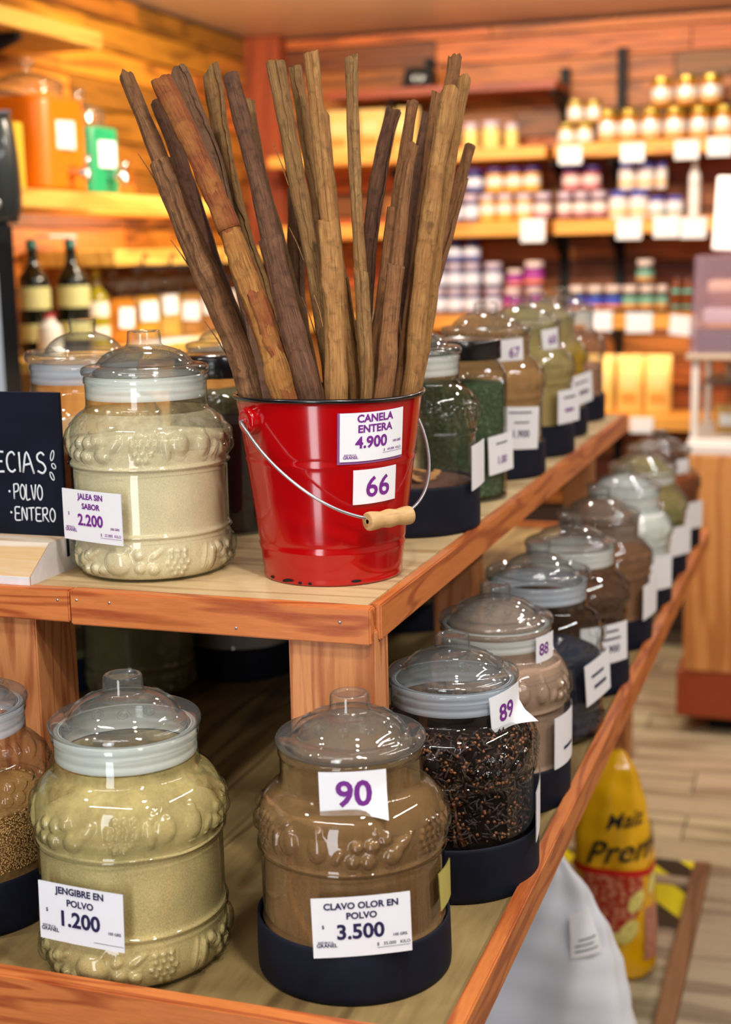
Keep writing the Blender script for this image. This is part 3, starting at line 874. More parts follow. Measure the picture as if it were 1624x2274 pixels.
OCT = ([(1, 0, 0), (-1, 0, 0), (0, 1, 0), (0, -1, 0), (0, 0, 1), (0, 0, -1)], [(0, 2, 4), (2, 1, 4), (1, 3, 4), (3, 0, 4), (2, 0, 5), (1, 2, 5), (3, 1, 5), (0, 3, 5)])
stemV = [(s * a, c * b, h) for h, s in ((-.0065, .0008), (.0045, .0011)) for a, b, c in ((1, 1, .0008), (-1, 1, .0008), (-1, 1, -.0008), (1, 1, -.0008))]
stemF = [(0, 1, 5, 4), (1, 2, 6, 5), (2, 3, 7, 6), (3, 0, 4, 7), (4, 5, 6, 7), (3, 2, 1, 0)]
o = obj('clove_stems', scatter_mesh('clove_stems', stemV, stemF, 2600, .058, .166, .0055, 1, .35), plain('clove_stem', col(58, 40, 34), .6, noise=.5, nscale=300), J89); o['kind'] = 'stuff'
o = obj('clove_buds', scatter_mesh('clove_buds', [(a * .0021, b * .0021, c * .0021) for a, b, c in OCT[0]], OCT[1], 900, .058, .166, .0035, 2, .8), plain('clove_bud', col(146, 92, 56), .6, noise=.4, nscale=300), J89); o['kind'] = 'stuff'
o = obj('seeds', scatter_mesh('seeds', [(a * .00115, b * .00115, c * .00115) for a, b, c in OCT[0]], OCT[1], 9000, .056, .112, .0012, 4, .9), plain('seed', col(196, 152, 92), .5, noise=.25, nscale=500), JS); o['kind'] = 'stuff'

# green herb jar with a flat black screw lid
x, y = -0.479, 1.81
G = thing('herb_jar', 'green dried herb jar with flat black screw lid', 'jar', (x, y, ZU))
gp = dl([(0, .003), (.05, .003), (.056, 0), (.0595, .004), (.06, .012), (.06, .150), (.0585, .165), (.053, .176), (.0485, .182), (.048, .195)], 60)
obj('glass_body', lathe('glass_body', gp, 72), M['glass'], G)
obj('herb_filling', lathe('herb_filling', dl([(0, .006), (.05, .006), (.0555, .012), (.0555, .14), (.053, .150), (.03, .153), (0, .152)], 40), 48), PW['herb'], G)
flake = ([(-.0018, -.0007, 0), (.0018, -.0008, 0), (.0016, .0008, .0003), (-.0017, .0007, 0)], [(0, 1, 2, 3)])
o = obj('herb_flakes', scatter_mesh('herb_flakes', flake[0], flake[1], 5200, .008, .150, .0016, 9, .35, rfun=lambda z: z * 0 + .0605), plain('herb_flake', col(100, 122, 86), .8, noise=.6, nscale=260), G); o['kind'] = 'stuff'
obj('screw_lid', lathe('screw_lid', [(.0495, .183), (.0525, .183), (.053, .185), (.053, .206), (.0515, .2085), (.047, .2092), (.046, .2082), (0, .2082)], 72), M['black_gloss'], G)
card(G, math.radians(va(x, y) + 58), .062, .062, .050, .0606, .4, [('1.00', 0, -.008, .014, .02, M['purple'])], M['paper'], tilt=.04, rules=[(-.014, .014, .014, .002, M['navy'])])
# a second black lidded jar half hidden behind the bucket
G = thing('herb_jar', 'jar with black lid glimpsed between the cream jar and red bucket', 'jar', (-0.70, 1.535, ZU))
obj('glass_body', lathe('glass_body', gp, 48), M['glass'], G)
obj('herb_filling', lathe('herb_filling', dl([(0, .006), (.05, .006), (.0555, .012), (.0555, .12), (.053, .130), (0, .132)], 30), 48), PW['dark'], G)
obj('screw_lid', lathe('screw_lid', [(.0495, .183), (.0525, .183), (.053, .185), (.053, .206), (.0515, .2085), (0, .2085)], 48), M['black_gloss'], G)

# ------------------------------------------------------------------ red enamel bucket
BX, BY = -0.493, 1.344
B = thing('bucket', 'red enamel bucket with wire bail handle holding cinnamon sticks', 'bucket', (BX, BY, ZU))
BH = 0.184
def brad(z): return 0.0705 + (0.0940 - 0.0705) * (z / BH) ** 1.05
prof = [(0, .004), (.066, .004), (.0685, .0), (.0712, .0008), (.0716, .003), (.0708, .0055)]
for z in np.linspace(.008, BH - .004, 60):
    r = brad(z)
    r += .0009 * math.exp(-((z - .033) / .0022) ** 2) - .0008 * math.exp(-((z - .0375) / .0016) ** 2)
    r += .0008 * math.exp(-((z - .121) / .0018) ** 2) - .0006 * math.exp(-((z - .1250) / .0016) ** 2)
    prof.append((r, z))
prof += [(.0938, BH - .002), (.0948, BH)]
obj('bucket_wall', lathe('bucket_wall', prof, 160), M['enamel'], B)
inn = [(.0935, BH)] + [(brad(z) - .0012, z) for z in np.linspace(BH - .004, .008, 12)] + [(0, .007)]
obj('bucket_inside', lathe('bucket_inside', inn, 96), M['enamel_black'], B)
rimp = []
for i in range(161):
    a = 2 * PI * i / 160
    rimp.append((.0952 * math.cos(a), .0952 * math.sin(a), BH + .0006 + .0007 * math.sin(3 * a)))
obj('rim', tube('rim', rimp, .0023, 8, False), M['enamel_black'], B)
# chipped enamel along the foot
chip = lathe('enamel_chip', [(0, .0003), (.0014, .0002), (.0022, 0)], 7)
for i, a in enumerate((-1.98, -1.93, -1.88, -1.55, -2.25, -0.9, -1.7)):
    obj('enamel_chip', chip, M['black'], B, (.0716 * math.cos(a), .0716 * math.sin(a), .0032 + .0008 * (i % 3)), (PI / 2, 0, a + PI / 2), (1 + .8 * (i % 3), .7, 1))
# ears, bail and turned grip
AE = math.radians(-125.0)
ear_z = .164
ear_prof = dl([(0, .0125), (.003, .0125), (.0035, .0115), (.0095, .0118), (.0130, .0098), (.0138, .006), (.0141, 0)], 24)
ends = []
for a in (AE, AE + PI):
    d = Vector((math.cos(a), math.sin(a), 0))
    e = obj('ear', lathe('ear', ear_prof, 32), M['enamel'], B, d * (brad(ear_z) - .002) + Vector((0, 0, ear_z)), (0, PI / 2, a))
    ends.append(d * (brad(ear_z) + .011) + Vector((0, 0, ear_z)))
ax = (ends[1] - ends[0]) / 2; mid = (ends[0] + ends[1]) / 2
outd = Vector((math.cos(AE + PI / 2), math.sin(AE + PI / 2), 0))
low = Vector((0, 0, .069)) + outd * .0965 - mid
pts = [ends[0] - ax.normalized() * -.004, ends[0] - ax.normalized() * .003]
for s in np.linspace(.10, PI - .10, 60):
    # a bail pulled a little square: wider shoulders than a half circle
    c = math.cos(s); q = math.sin(s) ** .92
    pts.append(mid - ax * c * (.955 + .06 * abs(c) ** 6) + low * q)
pts += [ends[1] + ax.normalized() * .003, ends[1] - ax.normalized() * .004]
obj('bail', tube('bail', smooth_path(pts, 2), .0016, 10), M['steel'], B)
gdir = ax.normalized()
gp_ = dl([(.0022, -.0262), (.0078, -.0262), (.0090, -.0250), (.0093, -.021), (.0085, -.014), (.0079, -.009), (.0092, 0), (.0079, .009), (.0085, .014), (.0093, .021), (.0090, .0250), (.0078, .0262), (.0022, .0262)], 60)
g = obj('grip', lathe('grip', gp_, 32), M['grip'], B, mid + low)
g.rotation_mode = 'QUATERNION'; g.rotation_quaternion = gdir.to_track_quat('Z', 'Y')
cone = math.atan2(.0235, BH)
pu = M['purple']
L_ = [('CANELA', .001, .0183, .0104, .03, pu), ('ENTERA', .001, .0082, .0104, .03, pu), ('4.900', -.003, -.0052, .0155, .03, pu), ('100 GRS', .0268, -.0075, .0032, .02, pu), ('$   49.000  KILO', .0215, -.0150, .0033, .008, pu), ('REPÚBLICA', -.0255, -.0168, .0024, .01, pu), ('GRANEL', -.0250, -.0195, .0040, .02, pu)]
r_l = [(.009, .034, -.0175, .0003, pu)]
card(B, math.radians(-69.9 + 28), .150, .0705, .0475, brad(.150) + .0006, .098, L_, M['paper'], tilt=.03, lean=cone, rules=r_l, backing=(.0735, .0505, -.0022, -.0028, M['plum']))
card(B, math.radians(-69.9 + 31), .1005, .0490, .0345, brad(.1005) + .0008, .092, [('66', .002, 0, .0285, .016, M['purple'])], M['paper'], tilt=.03, lean=cone, name='number_tag')

# ------------------------------------------------------------------ cinnamon sticks
STICKS = [
  ('spot', [[-0.5058, 1.3015, 1.045], [-0.5582, 1.3031, 1.2109], [-0.5692, 1.3035, 1.2456], [-0.5998, 1.3042, 1.3167], [-0.6288, 1.3046, 1.3831], [-0.6558, 1.3064, 1.4536], [-0.6844, 1.3075, 1.523]], [0.0153, 0.0161, 0.0151, 0.014, 0.0129, 0.0118, 0.0107]),
  ('red', [[-0.4732, 1.2981, 1.045], [-0.5108, 1.2702, 1.2131], [-0.5242, 1.2741, 1.2525], [-0.5512, 1.2799, 1.3255], [-0.5735, 1.2839, 1.3814], [-0.6045, 1.2876, 1.4504], [-0.6363, 1.2903, 1.516]], [0.0151, 0.0159, 0.0149, 0.0139, 0.0129, 0.0119, 0.0109]),
  ('grey', [[-0.4937, 1.294, 1.045], [-0.5417, 1.3067, 1.2134], [-0.5633, 1.3184, 1.2893], [-0.5906, 1.3306, 1.378], [-0.6111, 1.3409, 1.445], [-0.6343, 1.3478, 1.4991], [-0.6498, 1.3532, 1.5319]], [0.0123, 0.013, 0.0128, 0.0127, 0.0125, 0.0124, 0.0123]),
  ('tan', [[-0.4797, 1.3334, 1.045], [-0.5353, 1.3514, 1.2109], [-0.5609, 1.3596, 1.2873], [-0.5886, 1.3665, 1.3603], [-0.6061, 1.3733, 1.4151], [-0.6198, 1.3824, 1.4746], [-0.6318, 1.3921, 1.535]], [0.0101, 0.0106, 0.0105, 0.0104, 0.0103, 0.0103, 0.0102]),
  ('dark', [[-0.4662, 1.3018, 1.045], [-0.4848, 1.2723, 1.2132], [-0.5023, 1.2811, 1.2672], [-0.5238, 1.2918, 1.3377], [-0.5429, 1.3029, 1.4065], [-0.5614, 1.3127, 1.4671], [-0.5784, 1.3215, 1.5202]], [0.0131, 0.0138, 0.0132, 0.0125, 0.0118, 0.0112, 0.0105]),
  ('tan', [[-0.4714, 1.3471, 1.045], [-0.5171, 1.368, 1.2095], [-0.5384, 1.3778, 1.2863], [-0.5605, 1.3867, 1.3597], [-0.578, 1.3936, 1.4149], [-0.5905, 1.4013, 1.4656], [-0.5982, 1.4084, 1.5048]], [0.0088, 0.0093, 0.0088, 0.0084, 0.0079, 0.0075, 0.007]),
  ('dark', [[-0.5121, 1.3439, 1.045], [-0.5719, 1.3496, 1.2106], [-0.5932, 1.3516, 1.2694], [-0.6168, 1.3539, 1.3336], [-0.6405, 1.357, 1.4022], [-0.6584, 1.3593, 1.4568], [-0.6768, 1.3602, 1.5045]], [0.0101, 0.0107, 0.0103, 0.0099, 0.0095, 0.0091, 0.0087]),  # dark bark tone stands in for the shade between its neighbours
  ('tan', [[-0.4643, 1.3031, 1.045], [-0.4762, 1.3067, 1.2094], [-0.4857, 1.316, 1.2627], [-0.4992, 1.3271, 1.3324], [-0.5151, 1.3365, 1.398], [-0.5302, 1.3463, 1.4637], [-0.5459, 1.3565, 1.5332]], [0.0088, 0.0093, 0.0095, 0.0098, 0.0101, 0.0104, 0.0107]),
  ('tan', [[-0.4529, 1.3472, 1.045], [-0.483, 1.3689, 1.2098], [-0.4969, 1.379, 1.286], [-0.5103, 1.3867, 1.3496], [-0.5216, 1.3952, 1.4131], [-0.5346, 1.4031, 1.4767], [-0.5461, 1.4107, 1.5357]], [0.0079, 0.0083, 0.0082, 0.0081, 0.008, 0.0079, 0.0078]),
  ('ochre', [[-0.4737, 1.2979, 1.045], [-0.4637, 1.2813, 1.2113], [-0.469, 1.2969, 1.2813], [-0.4758, 1.3117, 1.3495], [-0.4848, 1.3241, 1.4096], [-0.4958, 1.3376, 1.4786], [-0.5058, 1.3502, 1.5411]], [0.0114, 0.012, 0.0116, 0.0112, 0.0109, 0.0105, 0.0101]),
  ('ochre', [[-0.4553, 1.3112, 1.045], [-0.4569, 1.324, 1.2092], [-0.4685, 1.3383, 1.2702], [-0.4802, 1.351, 1.3229], [-0.4908, 1.3641, 1.376], [-0.5013, 1.3791, 1.4384], [-0.5097, 1.3923, 1.488]], [0.008, 0.0084, 0.0083, 0.0082, 0.008, 0.0079, 0.0077]),
  ('tan', [[-0.4588, 1.3076, 1.045], [-0.4396, 1.3033, 1.2106], [-0.4452, 1.3159, 1.2802], [-0.4524, 1.3279, 1.349], [-0.4592, 1.34, 1.4178], [-0.4644, 1.351, 1.4782], [-0.4683, 1.362, 1.536]], [0.0075, 0.0079, 0.008, 0.0082, 0.0084, 0.0086, 0.0088]),
  ('grey', [[-0.4894, 1.3479, 1.045], [-0.5304, 1.3899, 1.2072], [-0.5429, 1.4028, 1.2569], [-0.5527, 1.416, 1.3034], [-0.559, 1.4304, 1.3502], [-0.5635, 1.4437, 1.388], [-0.5673, 1.4555, 1.4166]], [0.0098, 0.0104, 0.0101, 0.0099, 0.0097, 0.0094, 0.0092]),
  ('dark', [[-0.47, 1.3383, 1.045], [-0.4732, 1.3828, 1.2086], [-0.4746, 1.4035, 1.2848], [-0.4747, 1.4223, 1.3487], [-0.4721, 1.4403, 1.4039], [-0.4676, 1.4582, 1.4549], [-0.4616, 1.4743, 1.4941]], [0.0088, 0.0093, 0.0092, 0.0092, 0.0091, 0.009, 0.009]),
  ('brown', [[-0.4642, 1.3031, 1.045], [-0.4458, 1.3384, 1.2088], [-0.4408, 1.354, 1.2692], [-0.4354, 1.3724, 1.3439], [-0.4308, 1.3881, 1.4056], [-0.4255, 1.4024, 1.4586], [-0.422, 1.4129, 1.4959]], [0.0085, 0.0089, 0.0088, 0.0086, 0.0084, 0.0083, 0.0081]),
  ('brown', [[-0.4625, 1.3044, 1.045], [-0.4224, 1.3038, 1.2108], [-0.4204, 1.3213, 1.2755], [-0.4178, 1.3381, 1.3353], [-0.4159, 1.3522, 1.3826], [-0.4137, 1.3648, 1.4215], [-0.411, 1.3757, 1.4511]], [0.0087, 0.0091, 0.0088, 0.0085, 0.0082, 0.0078, 0.0075]),
  ('dark', [[-0.4589, 1.3621, 1.045], [-0.4485, 1.4121, 1.206], [-0.4441, 1.4332, 1.2738], [-0.4417, 1.453, 1.3386], [-0.4399, 1.4709, 1.3945], [-0.4373, 1.4882, 1.4461], [-0.4327, 1.505, 1.4911]], [0.008, 0.0085, 0.0082, 0.008, 0.0077, 0.0074, 0.0072]),
  ('brown', [[-0.4494, 1.3196, 1.045], [-0.4225, 1.3569, 1.2081], [-0.4188, 1.3741, 1.268], [-0.414, 1.3929, 1.3344], [-0.4112, 1.4102, 1.3968], [-0.4082, 1.4268, 1.455], [-0.4048, 1.4417, 1.5037]], [0.0064, 0.0068, 0.0065, 0.0063, 0.006, 0.0057, 0.0055]),
  ('ochre', [[-0.4458, 1.3276, 1.045], [-0.4108, 1.3492, 1.2072], [-0.4046, 1.3636, 1.2863], [-0.3983, 1.3771, 1.3608], [-0.3923, 1.3879, 1.4218], [-0.3857, 1.3955, 1.4651], [-0.3797, 1.4016, 1.5017]], [0.0095, 0.01, 0.0102, 0.0104, 0.0107, 0.0109, 0.0111]),
  ('brown', [[-0.4449, 1.3302, 1.045], [-0.4123, 1.3712, 1.2086], [-0.4052, 1.3928, 1.2849], [-0.4018, 1.412, 1.3564], [-0.3985, 1.4297, 1.4193], [-0.3952, 1.4473, 1.4825], [-0.3916, 1.4644, 1.5424]], [0.0073, 0.0077, 0.0077, 0.0078, 0.0078, 0.0078, 0.0078]),
  ('ochre', [[-0.4451, 1.3298, 1.045], [-0.4116, 1.3694, 1.2069], [-0.4015, 1.3876, 1.2762], [-0.3956, 1.4066, 1.3563], [-0.3889, 1.4224, 1.4187], [-0.3821, 1.4374, 1.4767], [-0.3765, 1.4493, 1.5205]], [0.0072, 0.0076, 0.0075, 0.0073, 0.0071, 0.007, 0.0068]),
  ('brown', [[-0.4451, 1.3296, 1.045], [-0.4197, 1.385, 1.209], [-0.411, 1.413, 1.2886], [-0.4025, 1.436, 1.3427], [-0.3956, 1.456, 1.3838], [-0.3885, 1.4761, 1.4253], [-0.3836, 1.4934, 1.4558]], [0.008, 0.0084, 0.0084, 0.0084, 0.0085, 0.0085, 0.0085]),
]


def bark(name, c1, c2, c3, spots=0.0):
    m, nt, b = nodes_of(name); L = nt.links.new
    uv = N(nt, 'ShaderNodeUVMap')
    oi = N(nt, 'ShaderNodeObjectInfo')
    mul = N(nt, 'ShaderNodeMath', operation='MULTIPLY'); mul.inputs[1].default_value = 19.0; L(oi.outputs['Random'], mul.inputs[0])
    ad = N(nt, 'ShaderNodeVectorMath', operation='ADD'); L(uv.outputs[0], ad.inputs[0]); L(mul.outputs[0], ad.inputs[1])
    mp = N(nt, 'ShaderNodeMapping'); mp.inputs['Scale'].default_value = (70, 4, 1); L(ad.outputs[0], mp.inputs['Vector'])
    n1 = N(nt, 'ShaderNodeTexNoise'); n1.inputs['Scale'].default_value = 9; n1.inputs['Detail'].default_value = 8; n1.inputs['Roughness'].default_value = .65
    L(mp.outputs[0], n1.inputs['Vector'])
    n2 = N(nt, 'ShaderNodeTexNoise'); n2.inputs['Scale'].default_value = 110; n2.inputs['Detail'].default_value = 8; n2.inputs['Distortion'].default_value = .6
    L(ad.outputs[0], n2.inputs['Vector'])
    n3 = N(nt, 'ShaderNodeTexNoise'); n3.inputs['Scale'].default_value = 45; n3.inputs['Detail'].default_value = 3
    L(ad.outputs[0], n3.inputs['Vector'])
    r1 = N(nt, 'ShaderNodeValToRGB'); e = r1.color_ramp.elements
    e[0].position = .36; e[0].color = c2; e[1].position = .62; e[1].color = c1
    L(n1.outputs['Fac'], r1.inputs[0])
    r3 = N(nt, 'ShaderNodeValToRGB'); e = r3.color_ramp.elements
    e[0].position = .42; e[0].color = (0, 0, 0, 1); e[1].position = .68; e[1].color = (.75, .75, .75, 1)
    L(n3.outputs['Fac'], r3.inputs[0])
    mA = N(nt, 'ShaderNodeMix', data_type='RGBA'); L(r3.outputs[0], mA.inputs[0]); L(r1.outputs[0], mA.inputs[6]); mA.inputs[7].default_value = c3
    r2 = N(nt, 'ShaderNodeValToRGB'); e = r2.color_ramp.elements
    e[0].position = .52 - .05 * spots; e[0].color = (0, 0, 0, 1); e[1].position = .80 - .06 * spots; e[1].color = (.62, .62, .62, 1)
    L(n2.outputs['Fac'], r2.inputs[0])
    mB = N(nt, 'ShaderNodeMix', data_type='RGBA'); L(r2.outputs[0], mB.inputs[0]); L(mA.outputs[2], mB.inputs[6])
    mB.inputs[7].default_value = tuple(x * .28 for x in c2[:3]) + (1,)
    L(mB.outputs[2], b.inputs['Base Color'])
    b.inputs['Roughness'].default_value = .72; b.inputs['Specular IOR Level'].default_value = .3
    sm = N(nt, 'ShaderNodeMath', operation='ADD'); L(n1.outputs['Fac'], sm.inputs[0]); L(n2.outputs['Fac'], sm.inputs[1])
    bp = N(nt, 'ShaderNodeBump'); bp.inputs['Strength'].default_value = .9; bp.inputs['Distance'].default_value = .0016
    L(sm.outputs[0], bp.inputs['Height']); L(bp.outputs[0], b.inputs['Normal'])
    return m
BK = {
 'spot': bark('bark_spot', col(151, 110, 72), col(99, 63, 39), col(129, 84, 51), 1.2),
 'red': bark('bark_red', col(151, 84, 43), col(103, 48, 22), col(163, 106, 51), .2),
 'ochrelow': bark('bark_low', col(177, 127, 65), col(129, 80, 36), col(159, 101, 46), .1),
 'grey': bark('bark_grey', col(141, 103, 75), col(89, 60, 41), col(129, 94, 72), .5),
 'tan': bark('bark_tan', col(166, 129, 79), col(115, 80, 46), col(141, 98, 56), .4),
 'dark': bark('bark_dark', col(122, 84, 60), col(72, 46, 32), col(99, 63, 44), .8),
 'ochre': bark('bark_ochre', col(180, 135, 79), col(135, 91, 48), col(158, 108, 60), .2),
 'brown': bark('bark_brown', col(151, 104, 63), col(99, 63, 36), col(129, 84, 48), .3),
}

def quill(name, path, rads, mat, parent, turns=1.25, seed=0, seam=0.0, ragged=.004, nphi=34, thick=.0011, t0=0.0, t1=1.0, k=1.0, shrink=.26):
    """a bark strip rolled into a tube: spiral section swept along a bent path"""
    r = np.random.default_rng(seed)
    P = np.array(smooth_path(path, 12)); m0 = len(P)
    Rr = np.interp(np.linspace(0, 1, m0), np.linspace(0, 1, len(rads)), rads) * k
    i0, i1 = int(t0 * (m0 - 1)), int(round(t1 * (m0 - 1)))
    P, Rr = P[i0:i1 + 1], Rr[i0:i1 + 1]
    m = len(P)
    seg = np.concatenate([[0], np.cumsum(np.linalg.norm(np.diff(P, axis=0), axis=1))])
    phi = np.linspace(0, 2 * PI * turns, nphi)
    lump = [sum(r.normal() * np.sin(q * phi + r.random() * 6.28) / q for q in (2, 3, 5)) * .04 + .014 * np.sin(r.integers(7, 12) * phi + r.random() * 6.28) for _ in range(2)]
    jit = np.cumsum(r.normal(size=400)) * .035; jit -= np.linspace(jit[0], jit[-1], 400)
    V, UV = [], []
    T = np.gradient(P, axis=0); T /= np.linalg.norm(T, axis=1)[:, None]
    n0 = np.cross(T[0], [0.3, 0.9, .1]); n0 /= np.linalg.norm(n0)
    tw0, tw1 = seam, seam + r.normal() * .5
    cf = [(q, r.normal(), r.random() * 6.28) for q in (1, 2, 4, 7)]
    rag_t = np.array([sum(w_ * math.sin(q * a + p_) / q ** .8 for q, w_, p_ in cf) for a in phi]) * ragged * .55
    wav = r.random(6) * 6.28
    for i in range(m):
        n0 = n0 - T[i] * n0.dot(T[i]); n0 /= np.linalg.norm(n0); bn = np.cross(T[i], n0)
        f = i / max(1, m - 1)
        tw = tw0 + (tw1 - tw0) * f
        mod = 1 + .05 * math.sin(seg[i] * 55 + wav[0]) + .03 * math.sin(seg[i] * 140 + wav[1])
        edge_open = .10 * max(0, math.sin(seg[i] * 30 + wav[2])) ** 2
        for side in (0, 1):
            ph = phi if side == 0 else phi[::-1]
            idx = np.arange(nphi) if side == 0 else np.arange(nphi)[::-1]
            rad = Rr[i] * mod * (1 - shrink * ph / (2 * PI * turns) + (lump[0][idx] * (1 - f) + lump[1][idx] * f))
            rad = rad + Rr[i] * edge_open * np.exp(-ph / .35)
            rad = rad - side * thick
            a = ph + tw + (np.clip(jit[i * 5 % 400], -.35, .35)) * np.exp(-ph / .6)
            shift = (rag_t[idx] if i == m - 1 else 0.0)
            pt = P[i] + np.outer(np.cos(a) * rad, n0) + np.outer(np.sin(a) * rad, bn) + np.outer(np.ones(nphi) * shift, T[i])
            V.append(pt)
            UV.append(np.stack([ph / (2 * PI) * .07, np.full(nphi, seg[i])], -1))
    V = np.concatenate(V); UV = np.concatenate(UV)
    nc = 2 * nphi
    F = grid_faces(m, nc)
    # close both ends of the strip
    for row in (0, m - 1):
        o_ = row * nc
        for j in range(nphi - 1):
            q = (o_ + j, o_ + j + 1, o_ + nc - 2 - j, o_ + nc - 1 - j)
            F.append(q if row else q[::-1])
    return obj(name, mk(name, V, F, True, UV), mat, parent)

STK_LABEL = [
 'spotted cinnamon stick leaning furthest left in the bucket', 'thick red topped cinnamon stick second from the left front',
 'greyish cinnamon stick behind the red topped one', 'pale cinnamon stick with frayed tip, fourth tip from the left',
 'dark purplish cinnamon stick with long crack, left of the gap', 'short thin cinnamon stick tucked behind the dark cracked one',
 'shaded cinnamon stick between the spotted and red topped ones', 'splintered cinnamon stick left in the middle cluster',
 'slim cinnamon stick behind the splintered middle stick', 'tallest yellowish cinnamon stick in the middle cluster',
 'short yellowish cinnamon stick leaning right of the tallest one', 'lone straight cinnamon stick standing upright right of middle',
 'short grey cinnamon stick deep behind the middle cluster', 'dark cinnamon stick right of the lone straight one',
 'brown cinnamon stick left in the right cluster', 'shorter brown cinnamon stick at the front of the right cluster',
 'very dark cinnamon stick at the back of the right cluster', 'narrow cinnamon stick beside the smooth light one on its left',
 'smooth light cinnamon stick at the front of the right cluster', 'cinnamon stick with the highest tip in the right cluster',
 'thin ochre cinnamon stick right of the smooth light one', 'short cinnamon stick leaning furthest right in the bucket']
EXTRA = {0: (.80, 1.18), 1: (.70, 1.0), 4: (.55, 1.12), 7: (.62, .9), 9: (.58, 1.12), 11: (.46, 1.10), 14: (.62, 1.12), 15: (.5, 1.12), 21: (.8, 1.15), 10: (.5, 1.1), 2: (.5, 1.1)}
for i, (kind, path, rads) in enumerate(STICKS):
    base = Vector(path[0])
    t = thing('cinnamon_stick', STK_LABEL[i], 'cinnamon', base, 0, 'cinnamon sticks in the red bucket')
    pp = [tuple(np.array(p) - np.array(base)) for p in path]
    mat = BK[kind]
    r = random.Random(100 + i)
    seam = r.uniform(.7, 2.5) if r.random() < .7 else r.uniform(0, 6.28)
    if i in EXTRA:
        t1, kk = EXTRA[i]
        k_in = .80 if kk > 1.02 else .92
        quill('inner_quill', pp, rads, mat, t, 1.5, 200 + i, seam + 1, .004, k=k_in)
        quill('outer_quill', pp, rads, BK['ochrelow'] if i == 1 else mat, t, 1.08, 300 + i, seam, .005, t1=t1, k=kk / 1.08)
        if i == 1:
            quill('outer_quill', pp, rads, mat, t, 1.04, 330 + i, seam + .4, .004, t0=t1 - .06, t1=1.0, k=1.0)
    else:
        quill('bark_roll', pp, rads, mat, t, 1.3, 200 + i, seam, .004)
        if r.random() < .6:
            quill('inner_roll', pp, rads, mat, t, 1.4, 400 + i, seam + 2.4, .004, t0=.3, t1=r.uniform(.93, .99), k=.66)
    # splinters lifting off the bark
    if i in (0, 2, 7, 9, 12, 17):
        for q in range(3 if i in (0, 7) else 1):
            f = (.30 + .2 * q + .05 * r.random()) * (len(pp) - 1)
            a = int(f); c = Vector(pp[a]) * (1 - (f - a)) + Vector(pp[a + 1]) * (f - a)
            T_ = (Vector(pp[a + 1]) - Vector(pp[a])).normalized()
            side = (Vector((-.94, -.34, 0)) + T_ * .1).normalized()
            rr = rads[a]
            ln = .028 + .014 * r.random()
            P0 = c + side * rr * .92; P1 = P0 + T_ * ln * .5 + side * .003; P2 = P0 + T_ * ln + side * .008
            w_ = Vector((.3, -.9, 0)) * .0035
            V = [P0 - w_, P0 + w_, P1 - w_ * .8, P1 + w_ * .8, P2 - w_ * .1, P2 + w_ * .1]
            V2 = [v - side * .0009 for v in V]
            F = [(0, 1, 3, 2), (2, 3, 5, 4), (7, 6, 8, 9), (9, 8, 10, 11), (0, 2, 8, 6), (2, 4, 10, 8), (3, 1, 7, 9), (5, 3, 9, 11), (1, 0, 6, 7), (4, 5, 11, 10)]
            obj('splinter', mk('splinter', V + V2, F, False, [(v.x * 2, v.z) for v in V + V2]), mat, t)

# ------------------------------------------------------------------ chalkboard on a wooden foot
S = thing('chalkboard_sign', 'small dark chalkboard lettered especias on a whitewashed wooden foot', 'sign', (-0.86, 1.255, ZU))
blk = plain('chalkboard', col(9, 14, 32), .7, noise=.5, nscale=14, spec=.2)
me = box_mesh('board', .186, .006, .173, .0008)
obj('board', me, blk, S, (0, .0300, .1005))
fV = []
for xx in (-.115, .092):
    fV += [(xx, -.046, 0), (xx, -.046, .009), (xx, -.006, .036), (xx, .052, .036), (xx, .052, 0)]
fF = [(0, 1, 2, 3, 4), (9, 8, 7, 6, 5)] + [(i, i + 5, (i + 1) % 5 + 5, (i + 1) % 5) for i in range(5)]
fF = [tuple(reversed(f)) for f in fF]
footm = wood('washed_wood', col(206, 168, 116), col(226, 220, 214), 0, 1.2, 3, rough=.6)
obj('foot', mk('foot', fV, fF, False), footm, S)
obj('whitewash_edge', box_mesh('whitewash_edge', .2068, .0012, .0088, .0003), plain('whitewash', col(224, 220, 224), .6, noise=.08, nscale=60), S, (-.0115, -.0463, .0046))
obj('whitewash_end', mk('whitewash_end', [(.0924, a, b) for a, b in ((-.045, 0), (-.045, .009), (-.006, .0355), (.051, .0355), (.051, 0))], [(4, 3, 2, 1, 0)], False), bpy.data.materials['whitewash'], S)
GLY = {
 'P': [[(0, 0), (.03, .98)], [(.03, .95), (.45, .98), (.55, .75), (.4, .52), (.05, .46)]],
 'E': [[(.55, .97), (.04, .94), (.02, .5), (0, .03), (.55, .0)], [(.02, .5), (.45, .5)]],
 'C': [[(.58, .82), (.4, .98), (.12, .85), (0, .5), (.1, .12), (.35, 0), (.58, .12)]],
 'I': [[(.1, .98), (.12, 0)]],
 'A': [[(0, -.02), (.3, 1.0), (.75, -.06)], [(.14, .36), (.5, .42)]],
 'S': [[(.55, .85), (.35, .99), (.08, .85), (.12, .6), (.45, .45), (.6, .2), (.4, -.02), (.05, .08)]],
 'O': [[(.25, .98), (.02, .65), (.05, .2), (.3, 0), (.52, .3), (.5, .75), (.25, .98)]],
 'L': [[(.03, .98), (0, .02), (.42, .05)]],
 'V': [[(0, .95), (.25, 0), (.5, 1.0)]],
 'N': [[(0, 0), (.08, .98), (.5, .02), (.55, .95)]],
 'T': [[(0, .92), (.65, .97)], [(.32, .94), (.3, 0)]],
 'R': [[(0, 0), (.03, .98)], [(.03, .95), (.42, .98), (.5, .75), (.38, .52), (.05, .5)], [(.12, .5), (.6, -.04)]],
}
chalk = plain('chalk_ink', col(226, 232, 240), .7)
